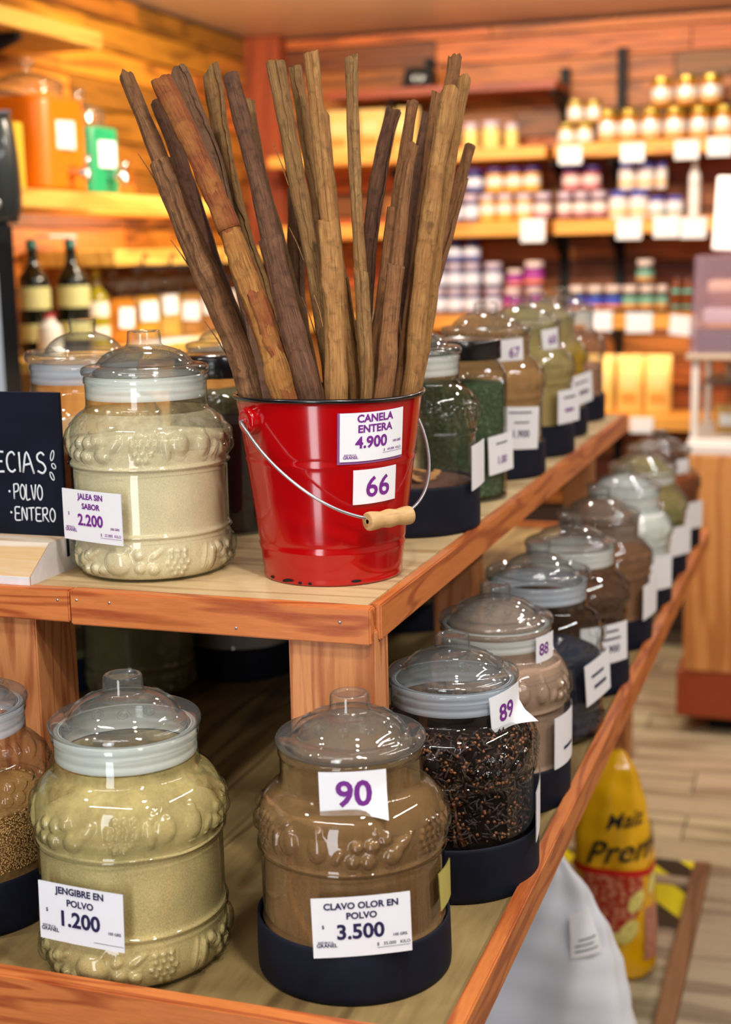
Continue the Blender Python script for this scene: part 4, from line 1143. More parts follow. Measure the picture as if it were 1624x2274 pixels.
def write(parent, word, x0, z0, hgt, wk, gap, r, slope=0.0, yy=.0266):
    x = x0
    for ch in word:
        g = GLY[ch]; w = max(p[0] for s in g for p in s)
        V, F = [], []
        for s in g:
            pts = smooth_path([(x + p[0] * hgt * wk, yy, z0 + p[1] * hgt + slope * (x - x0)) for p in s], 4)
            tmp = tube('x', pts, r, 6); o_ = len(V)
            V += [(v.co.x, yy + (v.co.y - yy) * .25, v.co.z) for v in tmp.vertices]; F += [tuple(o_ + i for i in p.vertices) for p in tmp.polygons]
            bpy.data.meshes.remove(tmp)
        obj('lettering', mk('lettering', V, F), chalk, parent)
        x += w * hgt * wk + gap
    return x
write(S, 'ESPECIAS', -.0261, .1030, .0215, .81, .0035, .00115)
write(S, 'POLVO', .0335, .0740, .0165, .645, .0018, .0008)
write(S, 'ENTERO', .0335, .0515, .0145, .78, .0018, .0008)
for q, (xx, zz) in enumerate(((.0280, .0820), (.0285, .0595))):
    obj('bullet_dot', lathe('bullet_dot', [(0, .0005), (.0010, .0004), (.0013, 0)], 10), chalk, S, (xx, .0268, zz), (PI / 2, 0, 0))
for xx, zz, a, b, tt in ((.0820, .1214, .0018, .0055, -.25), (.0832, .1104, .0020, .0030, .6), (.0805, .0998, .0018, .0045, .4)):
    pts = [(xx + a * math.cos(u) * math.cos(tt) - b * math.sin(u) * math.sin(tt), .0267, zz + a * math.cos(u) * math.sin(tt) + b * math.sin(u) * math.cos(tt)) for u in np.linspace(0, 2 * PI, 17)]
    obj('flourish', tube('flourish', pts, .0006, 5, False), chalk, S)

# ------------------------------------------------------------------ back wall shelving
ORD = ['first', 'second', 'third', 'fourth', 'fifth', 'sixth', 'seventh', 'eighth', 'ninth', 'tenth', 'eleventh', 'twelfth', 'thirteenth', 'fourteenth']
def shelf_board(label, x0, x1, ztop, th=.04, y0=4.70, mat='shelf'):
    o = box('shelf_board', x0, x1, y0, 4.946, ztop - th, ztop, M[mat], None, .002)
    return tag(o, label, 'shelf', 'wall shelves')
ZS = {'T': 1.885, 'A': 1.676, 'B': 1.438, 'C': 1.131, 'D': .795}
shelf_board('short reddish shelf highest on the back wall', -1.72, -0.925, ZS['T'], .028, 4.72, 'plinth')
shelf_board('back wall shelf with honey pots, left of the black upright', -1.93, -0.955, ZS['A'], .038)
shelf_board('back wall shelf with stacked honey jars, right of the black upright', -0.925, 0.2, ZS['A'] + .002, .042)
shelf_board('middle back wall shelf with purple lidded jars, left bay', -1.93, -0.955, ZS['B'], .048)
shelf_board('middle back wall shelf with supplement tubs, right bay', -0.925, 0.2, ZS['B'], .048)
shelf_board('lower back wall shelf with blue jar stacks, left bay', -1.93, -0.955, ZS['C'], .048)
shelf_board('lower back wall shelf with dark labelled jars, right bay', -0.925, 0.2, ZS['C'], .048)
shelf_board('lowest back wall shelf with kraft pouches', -1.93, 0.2, ZS['D'], .045)
def upright(label, x, z0, z1):
    t = thing('shelf_upright', label, 'bracket', (x, 4.96, z0), 0, 'black shelf uprights')
    obj('rail', box_mesh('rail', .030, .020, z1 - z0, .002), M['black'], t, (0, 0, (z1 - z0) / 2))
    for k, z in ZS.items():
        zz = z - (.030 if k == 'T' else .05)
        if not (z0 < zz < z1) or (k == 'T' and x > -.9): continue
        V = [(sx, a, b) for sx in (-.005, .005) for a, b in ((-.012, zz - z0), (-.22, zz - z0), (-.22, zz - z0 - .012), (-.012, zz - z0 - .085))]
        F = [(0, 1, 2, 3), (7, 6, 5, 4), (0, 4, 5, 1), (1, 5, 6, 2), (2, 6, 7, 3), (3, 7, 4, 0)]
        obj('bracket_arm', mk('bracket_arm', V, F, False), M['black'], t)
upright('black steel shelf upright where the short top shelf ends', -0.940, .5, 1.945)
upright('taller black steel shelf upright behind the honey jars', -0.748, .5, 2.0)
upright('black steel shelf upright half hidden behind the cinnamon', -1.50, .5, 1.945)
t = thing('speaker', 'small black box on the highest back shelf', 'speaker', (-1.415, 4.84, ZS['T']))
obj('cabinet', box_mesh('cabinet', .095, .09, .075, .008, 2), M['black'], t, (0, 0, .0375)); obj('mount', box_mesh('mount', .03, .05, .03, .004), M['black'], t, (.035, 0, .088))
obj('cone', lathe('cone', [(0, .004), (.012, .002), (.03, .008), (.033, .0)], 24), M['black_gloss'], t, (0, -.0455, .036), (PI / 2, 0, 0))

def sm(name, c, **k):
    if name not in M: M[name] = plain(name, c, **k)
    return M[name]
potb = lathe('pot', dl([(0, .0), (.40, .0), (.47, .03), (.49, .10), (.49, .66), (.46, .74), (.40, .79)], 26), 20)
potl = lathe('pot_lid', dl([(.43, .78), (.45, .79), (.455, .97), (.43, .995), (0, 1.0)], 16), 20)
potw = lathe('pot_label', [(.497, .16), (.500, .17), (.500, .60), (.497, .61)], 20)
potf = lathe('pot_print', [(.503, .18), (.503, .30)], 20)
KIND = {
 'honey': (sm('honey', col(196, 122, 22), rough=.15, coat=.5), sm('gold_lid', col(190, 160, 70), rough=.25, metal=.7), sm('label_white', col(236, 226, 220), rough=.3, coat=1.0), sm('print_amber', col(226, 170, 90), rough=.4)),
 'honeysmall': (sm('honey2', col(214, 170, 90), rough=.15, coat=.5), sm('gold_lid2', col(180, 158, 82), rough=.25, metal=.7), sm('label_white', None), None),
 'cream': (sm('creamjar', col(232, 206, 132), rough=.2, coat=.5), sm('lilac_lid', col(208, 190, 206), rough=.4), sm('label_yellow', col(240, 214, 120), rough=.4), None),
 'purple': (sm('grape', col(96, 42, 60), rough=.2, coat=.4), sm('lilac_lid', None), sm('label_white', None), sm('print_pink', col(206, 120, 130), rough=.5)),
 'yellow': (sm('amberjar', col(222, 154, 28), rough=.2, coat=.4), sm('lilac_lid', None), sm('label_white', None), sm('print_yellow', col(240, 176, 30), rough=.5)),
 'violet': (sm('amberjar', None), sm('violet_lid', col(66, 48, 120), rough=.35), sm('label_white', None), sm('print_yellow', None)),
 'bluejar': (sm('bluejar', col(44, 46, 104), rough=.25, coat=.3), sm('lilac_lid', None), sm('label_ice', col(226, 226, 240), rough=.4), None),
 'navyjar': (sm('bluejar', None), sm('violet_lid', None), sm('label_ice', None), sm('print_blue', col(80, 84, 160), rough=.5)),
 'pinkjar': (sm('rosejar', col(176, 90, 90), rough=.3), sm('violet_lid', None), sm('label_pink', col(240, 206, 200), rough=.4), sm('print_pink', None)),
 'tub': (sm('tub', col(236, 220, 218), rough=.4), sm('blue_lid', col(70, 76, 170), rough=.4), sm('label_white', None), sm('print_yellow', None)),
 'tubgreen': (sm('tub', None), sm('blue_lid', None), sm('label_ice', None), sm('print_green', col(90, 140, 70), rough=.5)),
 'bluelabel': (sm('darkjar', col(30, 46, 52), rough=.2, coat=.4), sm('rose_lid', col(236, 214, 206), rough=.4), sm('label_blue', col(60, 80, 190), rough=.4), sm('print_orange', col(240, 150, 40), rough=.5)),
 'darkjar': (sm('darkjar', None), sm('rose_lid', None), sm('label_teal', col(120, 170, 150), rough=.4), sm('print_orange', None)),
 'purpleprint': (sm('plumjar', col(120, 30, 120), rough=.3), sm('rose_lid', None), sm('label_mauve', col(170, 60, 150), rough=.4), sm('print_orange', None)),
}
def pot(label, kind, x, y, z, w, h, group):
    b, l, la, pr = KIND[kind]
    t = thing('preserve_jar', label, 'jar', (x, y, z), random.uniform(-.4, .4), group)
    s = (w, w, h)
    obj('pot', potb, b, t, None, None, s)
    obj('pot_lid', potl, l, t, None, None, s)
    lb = obj('pot_label', potw, la, t, None, None, s)
    if pr: obj('pot_print', potf, pr, lb, None, None, None)
    return t
def row(items, kinds, z, where, group, y=4.80, desc=None):
    for i, (x, w, h) in enumerate(items):
        kind = kinds[i] if isinstance(kinds, (list, tuple)) else kinds
        d = DESC[kind]
        pot('%s, %s from left, %s' % (d, ORD[i], where), kind, x, y, z, w, h, group)
DESC = {'honey': 'amber honey jar with gold lid', 'honeysmall': 'small honey jar with gold lid', 'cream': 'cream jar with lilac lid', 'purple': 'jam jar with lilac lid', 'yellow': 'yellow jam jar with lilac lid', 'violet': 'yellow jar with violet lid', 'bluejar': 'blue and white jar', 'navyjar': 'blue jar with violet lid', 'pinkjar': 'pink jar with violet lid', 'tub': 'white supplement tub', 'tubgreen': 'short white tub with green print', 'bluelabel': 'blue labelled jar with pale lid', 'darkjar': 'dark glass jar with pale lid', 'purpleprint': 'purple jar with pale lid'}
zA, zB, zC = ZS['A'] + .002, ZS['B'], ZS['C']
row([(-0.904, .058, .072), (-0.844, .058, .072)], 'honeysmall', zA, 'lower pair by the upright', 'small honey jars')
row([(-0.874, .058, .072), (-0.814, .054, .069)], 'honeysmall', zA + .0725, 'upper pair by the upright', 'small honey jars')
row([(-0.767, .067, .108), (-0.699, .066, .107), (-0.628, .069, .107), (-0.552, .072, .106), (-0.474, .070, .104), (-0.398, .070, .104)], 'honey', zA, 'lower honey row', 'honey jars on the right bay shelf')
row([(-0.595, .072, .092), (-0.516, .072, .094), (-0.440, .072, .094)], 'honey', zA + .1085, 'upper honey row', 'honey jars on the right bay shelf')
row([(-1.23, .052, .089), (-1.159, .064, .092), (-1.089, .046, .082)], 'cream', ZS['A'], 'left bay honey shelf', 'pale pots on the left bay shelf')
row([(-1.431, .054, .094), (-1.287, .054, .093), (-1.230, .054, .092), (-1.172, .056, .092), (-1.112, .058, .092), (-1.047, .060, .091), (-0.983, .060, .091)], ['bluejar', 'bluejar', 'bluejar', 'yellow', 'yellow', 'yellow', 'purple'], zB, 'lower row, middle left shelf', 'jars on the middle left shelf')
row([(-1.218, .062, .083), (-1.147, .064, .083), (-1.082, .061, .082), (-1.020, .060, .082)], ['navyjar', 'violet', 'violet', 'violet'], zB + .0945, 'upper row, middle left shelf', 'jars on the middle left shelf')
row([(-0.909, .052, .091), (-0.853, .056, .090), (-0.796, .056, .090), (-0.730, .064, .089), (-0.664, .064, .089), (-0.604, .055, .068), (-0.547, .055, .068)], ['purple', 'purple', 'purple', 'tub', 'tub', 'tubgreen', 'tubgreen'], zB, 'lower row, middle right shelf', 'jars on the middle right shelf')
row([(-0.886, .063, .081), (-0.821, .063, .081), (-0.702, .059, .086), (-0.642, .059, .086), (-0.592, .036, .086)], ['pinkjar', 'pinkjar', 'tub', 'tub', 'tub'], zB + .0915, 'upper row, middle right shelf', 'jars on the middle right shelf')
for k_, nm in enumerate(('bottom', 'centre', 'top')):
    row([(-1.348, .056, .085), (-1.289, .058, .085), (-1.228, .060, .085)], 'navyjar' if k_ == 2 else 'bluejar', zC + .0855 * k_, '%s layer of lower left stack' % nm, 'stacked blue jars')
row([(-1.154, .060, .085), (-1.085, .060, .085), (-1.012, .060, .085)], ['bluejar', 'purpleprint', 'purpleprint'], zC, 'beside the lower left stack', 'jars on the lower left shelf')
row([(-1.154, .064, .086), (-1.078, .056, .062)], ['bluejar', 'purpleprint'], zC + .0855, 'raised beside the lower left stack', 'jars on the lower left shelf')
pot('purple jar with pale lid standing alone on a stack by the upright', 'purpleprint', -1.012, 4.80, zC + .0855, .068, .088, 'jars on the lower left shelf')
row([(-0.865, .058, .09), (-0.804, .058, .09), (-0.745, .058, .09), (-0.688, .055, .089), (-0.632, .055, .089), (-0.583, .038, .089)], ['bluelabel', 'bluelabel', 'bluelabel', 'darkjar', 'darkjar', 'darkjar'], zC, 'lower right shelf', 'jars on the lower right shelf')
pot('dark glass jar standing on top of two others, lower right shelf', 'darkjar', -0.640, 4.80, zC + .0905, .058, .082, 'jars on the lower right shelf')
# bottles
def bottle(name, label, x, y, z, w, h, bodym, capm, labm, prof, group=None, cat='bottle', rz=0):
    t = thing(name, label, cat, (x, y, z), rz, group)
    P = dl(prof, 40)
    obj('bottle_body', lathe('bottle_body', [(r * w, q * h) for r, q in P], 24), bodym, t)
    zt = prof[-1][1]; rt_ = prof[-1][0]
    obj('cap', lathe('cap', [(rt_ * w * 1.1, (zt - .06) * h), (rt_ * w * 1.12, h * .995), (rt_ * w * .9, h), (0, h)], 16), capm, t)
    if labm: obj('bottle_label', lathe('bottle_label', [(.503 * w, .12 * h), (.506 * w, .13 * h), (.506 * w, .58 * h), (.503 * w, .59 * h)], 24), labm, t)
    return t
SLIM = [(0, 0), (.45, 0), (.5, .03), (.5, .62), (.42, .74), (.24, .84), (.22, .97)]
WINE = [(0, 0), (.46, 0), (.5, .02), (.5, .60), (.44, .68), (.24, .76), (.17, .82), (.165, .98)]
bottle('pump_bottle', 'tall white bottle beside the supplement tubs', -0.486, 4.80, zB, .038, .186, sm('milk', col(240, 236, 236), rough=.3), sm('cap_beige', col(200, 170, 140), rough=.3), sm('label_white', None), SLIM)
bottle('dropper_bottle', 'left teal labelled bottle on the lower right shelf', -0.538, 4.80, zC, .033, .125, sm('amberglass', col(120, 60, 24), rough=.12, coat=.5), M['black'], sm('label_aqua', col(60, 200, 190), rough=.4), SLIM, 'teal labelled bottles')
bottle('dropper_bottle', 'right teal labelled bottle on the lower right shelf', -0.499, 4.80, zC, .035, .125, M['amberglass'], M['black'], M['label_aqua'], SLIM, 'teal labelled bottles')
# kraft pouches
def pouch_mesh(w, h, d, seed):
    r = np.random.default_rng(seed); nx, nz = 14, 20
    V = []
    for side in (-1, 1):
        for j in range(nz + 1):
            v = j / nz
            for i in range(nx + 1):
                u = i / nx * 2 - 1
                bul = (1 - u ** 4) * (min(1, (1 - v) * 1.6) ** .7) * (.55 + .45 * math.sin(PI * min(1, v * 1.3)))
                V.append((u * w / 2 * (1 - .03 * math.sin(PI * v)), side * (d / 2 * bul + .0006) + r.normal() * .0006 * bul, v * h))
    n = (nx + 1) * (nz + 1)
    F = []
    for j in range(nz):
        for i in range(nx):
            a = j * (nx + 1) + i
            F.append((a, a + 1, a + nx + 2, a + nx + 1)); F.append((n + a, n + a + nx + 1, n + a + nx + 2, n + a + 1))
    for j in range(nz):
        for i in (0, nx):
            a = j * (nx + 1) + i; b = a + nx + 1
            F.append((a, b, n + b, n + a) if i == 0 else (b, a, n + a, n + b))
    for i in range(nx):
        a = nz * (nx + 1) + i; F.append((a, a + 1, n + a + 1, n + a)); F.append((i + 1, i, n + i, n + i + 1))
    return mk('pouch_body', V, F)
kraft = sm('kraft', col(240, 196, 112), rough=.55); kpale = sm('kraft_pale', col(238, 206, 140), rough=.5); kwin = sm('kraft_window', col(206, 146, 66), rough=.25)
def pouch(label, x, z, w, h, group, y=4.82, seed=1):
    t = thing('kraft_pouch', label, 'pouch', (x, y, z), 0, group)
    obj('pouch_body', pouch_mesh(w, h, .06, seed), kraft, t)
    obj('seal_band', box_mesh('seal_band', w * .98, .006, h * .10, .001), kpale, t, (0, 0, h * .93))
    obj('pouch_label', box_mesh('pouch_label', w * .62, .004, h * .26, .001), kpale, t, (0, -.029, h * .60))
    obj('pouch_window', box_mesh('pouch_window', w * .55, .004, h * .18, .001), kwin, t, (0, -.0315, h * .30))
for i, x in enumerate((-1.70, -1.585, -1.468)):
    pouch('kraft pouch, %s from the left on the left bay honey shelf' % ORD[i], x, ZS['A'], .104, .155, 'kraft pouches on the left bay shelf', seed=i)
for i, x in enumerate((-0.785, -0.688, -0.594)):
    pouch('kraft pouch, %s from the left on the lowest shelf' % ORD[i], x, ZS['D'], .09, .195, 'kraft pouches on the lowest shelf', seed=i + 5)
def shelf_tag(label, x, z, w=.075, h=.056, rz=0, y=4.694, ax=0):
    t = thing('shelf_price_tag', label, 'price tag', (x, y, z), 0, 'white shelf price tags')
    t.rotation_euler = (0, rz, 0) if ax == 0 else (0, rz, PI / 2)
    obj('card', box_mesh('card', w, .0015, h, .0004), M['paper'], t)
    obj('holder', box_mesh('holder', w * 1.04, .0012, h * .16, .0003), sm('clear_clip', col(236, 232, 236), rough=.2), t, (0, .0016, h * .46))
for i, (x, z) in enumerate([(-0.872, 1.640), (-0.672, 1.640), (-0.503, 1.642), (-0.402, 1.648)]): shelf_tag('white price tag, %s from the left under the honey jars' % ORD[i], x, z)
for i, (x, z) in enumerate([(-0.995, 1.404), (-0.68, 1.401), (-0.562, 1.404), (-0.477, 1.400)]): shelf_tag('white price tag, %s from the left on the middle shelf' % ORD[i], x, z, .08, .072 if i == 0 else .062)
for i, (x, z) in enumerate([(-0.774, 1.108), (-0.643, 1.102), (-0.503, 1.092)]): shelf_tag('white price tag, %s from the left on the lower shelf' % ORD[i], x, z, .085, .062, 0 if i < 2 else .12)
shelf_tag('white price tag under the kraft pouches on the lowest shelf', -0.63, .768, .075, .05)

# ------------------------------------------------------------------ left wall shelving
def side_board(label, y0, y1, ztop, th, x1=-1.80, mat='shelf_side'):
    return tag(box('shelf_board', XW + .026, x1, y0, y1, ztop - th, ztop, M[mat], None, .002), label, 'shelf', 'wall shelves')
side_board('high shelf stub at the upper left corner', 2.35, 3.32, 1.900, .040)
side_board('left wall shelf carrying the orange and green dispensers', 2.90, 4.0, 1.507, .043)
side_board('left wall shelf with black hook rail, above the bulk canisters', 3.33, 4.85, 1.366, .042)
side_board('left wall counter shelf under the wine bottles', 2.92, 4.85, 1.110, .03, -1.76)
tag(box('counter_front', XW + .03, -1.80, 2.92, 4.85, .05, 1.079, M['cabinet'], None, .002), 'brown wooden counter front below the left shelves', 'counter')
t = thing('shelf_bracket', 'black bracket under the high shelf stub', 'bracket', (-1.97, 2.98, 1.859))
V = [(a, sx, b) for sx in (-.012, .012) for a, b in ((-.10, 0), (.14, 0), (.14, -.014), (-.10, -.11))]
F = [(0, 3, 2, 1), (4, 5, 6, 7), (0, 1, 5, 4), (1, 2, 6, 5), (2, 3, 7, 6), (3, 0, 4, 7)]
obj('arm', mk('arm', V, F, False), M['black'], t); obj('rail', box_mesh('rail', .018, .024, .40, .002), M['black'], t, (-.098, 0, -.20))
# hook rail
t = thing('hook_rail', 'black rail with hooks along the left shelf edge', 'rail', (-1.785, 4.05, 1.318))
obj('rail', box_mesh('rail', .010, 1.30, .012, .002), M['black'], t)
for yy in np.arange(-.60, .66, .165):
    obj('hook', tube('hook', smooth_path([(.0, yy, .0), (.004, yy, .028), (.012, yy, .035), (.016, yy, .022)], 4), .0035, 6), M['black'], t)
# drink dispensers
def dispenser(label, y, sx, h, cm, seed):
    t = thing('drink_dispenser', label, 'dispenser', (-1.925, y, 1.507), 0, 'drink dispensers')
    prof = [(0, .0), (.46, .0), (.49, .02), (.5, .05), (.5, .93), (.48, .97), (.40, 1.0)]
    n = 48; rows = []
    for r, z in dl(prof, 30):
        ring = []
        for a in np.linspace(0, 2 * PI, n, endpoint=False):
            c, s_ = math.cos(a), math.sin(a)
            q = (abs(c) ** 5 + abs(s_) ** 5) ** (-1 / 5)
            ring.append((r * q * c * .94, r * q * s_, z))
        rows.append(ring)
    V = np.array(rows).reshape(-1, 3) * np.array([sx, sx, h])
    obj('tank', mk('tank', V, grid_faces(len(rows), n)), cm, t)
    obj('collar', lathe('collar', dl([(.36 * sx, h * .99), (.38 * sx, h + .01), (.37 * sx, h + .03)], 8), 40), M['glass_lid'], t)
    L_ = obj('lid', lathe('lid', dl([(.38 * sx, h + .03), (.39 * sx, h + .036), (.34 * sx, h + .048), (.16 * sx, h + .062), (.06 * sx, h + .066)], 24), 40), M['glass_lid'], t)
    obj('knob', lathe('knob', dl([(.06 * sx, h + .066), (.055 * sx, h + .075), (.085 * sx, h + .09), (.07 * sx, h + .1), (0, h + .101)], 20), 24), M['glass_lid'], L_)
    tp = obj('tap', tube('tap', [(.47 * sx, 0, .045), (.47 * sx + .05, 0, .045)], .011, 14), M['chrome'], t)
    obj('spout', tube('spout', [(.045, 0, .004), (.047, 0, -.022)], .008, 12), M['chrome'], tp, (.47 * sx, 0, .045))
    obj('lever', tube('lever', [(.045, 0, .008), (.047, 0, .032), (.050, .012, .038)], .005, 10), M['chrome'], tp, (.47 * sx, 0, .045))
    card(t, math.radians(-18), h * .60, .080, .066, sx * .5 + .004, .5, [], M['paper'], rules=[(-.015, .015, -.004, .004, sm('grey_ink', col(120, 130, 130)))])
    return t
dispenser('orange drink dispenser with glass lid and chrome tap', 3.16, .225, .222, plain('orange_tank', col(244, 120, 4), .35, noise=.08, nscale=6), 1)
dispenser('green drink dispenser with glass lid and chrome tap', 3.41, .160, .172, plain('green_tank', col(22, 140, 92), .35, noise=.08, nscale=6), 2)
tag(box('yellow_carton', -1.835, -1.812, 2.905, 2.945, 1.507, 1.655, sm('carton', col(226, 190, 60), rough=.4), None, .003), 'narrow yellow carton left of the orange dispenser', 'carton')
# bottles on the counter shelf
wine_g = plain('wine_glass', col(14, 20, 12), .08, coat=.6)
bottle('wine_bottle', 'left dark wine bottle on the counter shelf', -1.92, 3.125, 1.110, .078, .285, wine_g, sm('foil', col(20, 90, 80), rough=.3), sm('wine_label', col(196, 190, 130), rough=.5), WINE, 'wine bottles on the left counter')
bottle('wine_bottle', 'right dark wine bottle with broad cream label', -1.875, 3.235, 1.110, .085, .285, wine_g, M['foil'], M['wine_label'], WINE, 'wine bottles on the left counter')
tag(box('paper_slip', -1.91, -1.87, 3.13, 3.26, 1.398, 1.404, M['paper_dirty'], None, .0008), 'pale paper slip lying across the wine bottle tops', 'paper')
bottle('oil_bottle', 'slim olive oil bottle with green label beside the wine', -1.90, 3.40, 1.110, .062, .205, plain('oil', col(150, 140, 30), .1, coat=.6), sm('oil_cap', col(190, 180, 60), rough=.3), sm('oil_label', col(236, 232, 220), rough=.5), WINE)
bottle('sauce_bottle', 'short white bottle with red collar at the far left', -1.84, 3.055, 1.110, .058, .105, sm('sauce', col(226, 222, 214), rough=.4), sm('red_cap', col(170, 24, 40), rough=.4), sm('oil_label', None), SLIM)
# bulk canisters with white labels
for i, (yy, c) in enumerate([(3.545, (196, 120, 30)), (3.69, (206, 150, 52)), (3.835, (200, 158, 78)), (3.98, (170, 120, 66)), (4.125, (160, 106, 60)), (4.27, (176, 120, 60))]):
    t = thing('bulk_canister', 'bulk food canister, %s from the oil bottle on the left counter' % ORD[i], 'canister', (-1.93, yy, 1.110), 0, 'bulk canisters on the left counter')
    obj('canister_glass', lathe('canister_glass', dl([(0, 0), (.058, 0), (.064, .006), (.064, .135), (.058, .15), (.05, .155)], 30), 32), M['glass'], t)
    obj('grain', lathe('grain', [(0, .004), (.058, .004), (.060, .01), (.060, .118), (.05, .124), (0, .126)], 32), powder('grain_%d' % i, col(*c), 220, .25), t)
    obj('lid', lathe('lid', dl([(.052, .153), (.066, .155), (.067, .172), (.04, .182), (.016, .184), (.016, .198), (0, .2)], 24), 32), M['glass_lid'], t)
    card(t, math.radians(-30 - 4 * i), .085 + .012 * (i % 3 - 1), .046 + .008 * (i % 2), .055, .0665, .4, [], M['paper'], name='label_card', tilt=.06 * (i % 3 - 1))
tag(box('paper_sheet', -1.86, -1.77, 3.50, 3.78, 1.1105, 1.1125, M['paper'], None, .0005), 'white paper sheet lying on the left counter edge', 'paper')

# black cooler and the rounded machine on top of it, at the left edge
t = thing('cooler', 'black framed cooler with bright glass door at the left edge', 'cooler', (-1.83, 2.62, 0), math.radians(32))
obj('cabinet', box_mesh('cabinet', .30, .20, 1.425, .008, 2), M['black'], t, (0, .02, .7125))
fr = obj('door_frame', box_mesh('door_frame', .30, .03, 1.36, .006, 2), M['black_gloss'], t, (0, -.0955, .70))
obj('door_glass', box_mesh('door_glass', .23, .004, 1.24, .001), plain('cooler_glow_paint', col(196, 214, 236), .1, coat=.5), fr, (0, -.0155, 0))  # pale pane colour stands in for the glow of the cooler interior
obj('handle', tube('handle', [(.132, -.016, -.25), (.132, -.04, -.23), (.132, -.04, .23), (.132, -.016, .25)], .006, 8), M['steel'], fr)
t = thing('beverage_machine', 'black rounded machine standing on the cooler', 'machine', (-1.815, 2.63, 1.4255), math.radians(32))
mp_ = []
for u in np.linspace(0, 1, 9): mp_.append((u,))
V, F = [], []
prof2 = dl([(.148, 0), (.153, .015), (.157, .05), (.155, .12), (.148, .19), (.142, .215)], 26)
for r, z in prof2:
    for a in np.linspace(0, 2 * PI, 40, endpoint=False):
        c, s_ = math.cos(a), math.sin(a); q = (abs(c) ** 6 + abs(s_) ** 6) ** (-1 / 6)
        V.append((r * q * c, r * .62 * q * s_, z))
F = grid_faces(len(prof2), 40); F.append(tuple(range((len(prof2) - 1) * 40, len(prof2) * 40)))
obj('housing', mk('housing', V, F), plain('machine_shell', col(26, 34, 38), .28, coat=.4), t)
obj('top_trim', box_mesh('top_trim', .29, .18, .008, .003, 2), M['chrome'], t, (0, 0, .2195))
obj('dial', lathe('dial', [(0, .008), (.011, .008), (.013, .004), (.013, 0)], 20), M['steel'], t, (.10, -.098, .035), (PI / 2, 0, 0))

# ------------------------------------------------------------------ service counter on the right
t = thing('service_counter', 'wooden counter with vertical boards and reddish plinth on the right', 'counter', (0.25, 4.12, 0))
xs_ = np.linspace(-.65, .65, 11)
for a, b in zip(xs_[:-1], xs_[1:]):
    obj('panel_board', box_mesh('panel_board', b - a - .002, .018, .605, .002), M['cabinet'], t, ((a + b) / 2, -.219, .4875))
obj('carcass', box_mesh('carcass', 1.296, .40, .735, .002), M['gap'], t, (0, 0, .4225))
obj('plinth', box_mesh('plinth', 1.32, .43, .135, .003), M['plinth'], t, (-.006, -.010, .1175))
obj('kick_recess', box_mesh('kick_recess', 1.22, .36, .05, .001), M['black'], t, (.03, .02, .025))
obj('counter_top', box_mesh('counter_top', 1.31, .45, .028, .003), plain('white_top', col(230, 222, 222), .3), t, (0, 0, .804))
# glazed display box on the counter
t = thing('display_case', 'glazed display box with packed sweets on the counter', 'display case', (0.25, 4.12, .8181))
wf = plain('white_frame', col(226, 216, 212), .35)
for sx in (-1, 1):
    for sy in (-1, 1):
        obj('corner_post', box_mesh('corner_post', .020 if sy < 0 else .018, .018, .226, .002), wf, t, (sx * .635, sy * .19, .113))
obj('base_frame', box_mesh('base_frame', 1.30, .41, .012, .002), wf, t, (0, 0, .0061))
obj('top_panel', box_mesh('top_panel', 1.32, .42, .014, .002), plain('case_top', col(196, 176, 156), .2, coat=.3), t, (0, 0, .234))
obj('front_glass', box_mesh('front_glass', 1.25, .003, .210, 0), M['glass'], t, (0, -.190, .121))
obj('middle_shelf', box_mesh('middle_shelf', 1.24, .30, .008, .001), plain('case_shelf', col(120, 112, 120), .3), t, (0, .03, .158))
for i, (x, z, w, h, c) in enumerate([(-.555, .0125, .075, .080, (206, 160, 90)), (-.465, .0125, .085, .105, (150, 20, 40)), (-.365, .0125, .09, .1, (232, 222, 220)), (-.27, .0125, .08, .11, (150, 20, 40)), (-.53, .1625, .075, .045, (236, 220, 210)), (-.44, .1625, .08, .05, (120, 24, 40)), (-.35, .1625, .08, .05, (230, 170, 60))]):
    o = thing('sweet_packet', '%s coloured packet, %s inside the display box' % (('tan', 'crimson', 'white', 'dark red', 'cream', 'maroon', 'orange')[i], ('lower left corner', 'second on the lower level', 'third on the lower level', 'fourth on the lower level', 'upper left', 'second on the upper level', 'third on the upper level')[i]), 'packet', (0.25 + x, 4.06, .8181 + z), .2 * math.sin(i * 2), 'packets in the display box')
    pm = plain('packet_%d' % i, col(*c), .4)
    obj('packet_body', pouch_mesh(w, h, .05, 40 + i), pm, o)
    obj('packet_label', box_mesh('packet_label', w * .6, .003, h * .4, .0006), M['paper'], o, (0, -.0262, h * .5))
# smoky sneeze guard above the case and a bright notice
t = thing('sneeze_guard', 'smoky acrylic guard above the display box', 'guard', (0.25, 4.12, 1.0595))
V = [(-.655, -.20, 0), (-.655, .2, 0), (-.655, .2, .26), (-.655, -.10, .26), (-.64, -.20, 0), (-.64, .2, 0), (-.64, .2, .26), (-.64, -.10, .26)]
obj('side_pane', mk('side_pane', V, [(0, 1, 2, 3), (7, 6, 5, 4)], False), M['acrylic'], t)
V = [(-.65, -.20, 0), (.65, -.20, 0), (.65, -.10, .26), (-.65, -.10, .26)]
obj('front_pane', mk('front_pane', V, [(0, 1, 2, 3)], False), M['acrylic'], t)
obj('top_pane', mk('top_pane', [(-.65, -.10, .26), (.65, -.10, .26), (.65, .2, .26), (-.65, .2, .26)], [(0, 1, 2, 3)], False), M['acrylic'], t)
obj('inner_tray', box_mesh('inner_tray', 1.28, .30, .05, .004), plain('tray', col(74, 62, 78), .3), t, (0, .03, .0255))
obj('tray_band', box_mesh('tray_band', 1.26, .26, .04, .004), plain('tray_band', col(206, 180, 192), .35), t, (0, .04, .095))
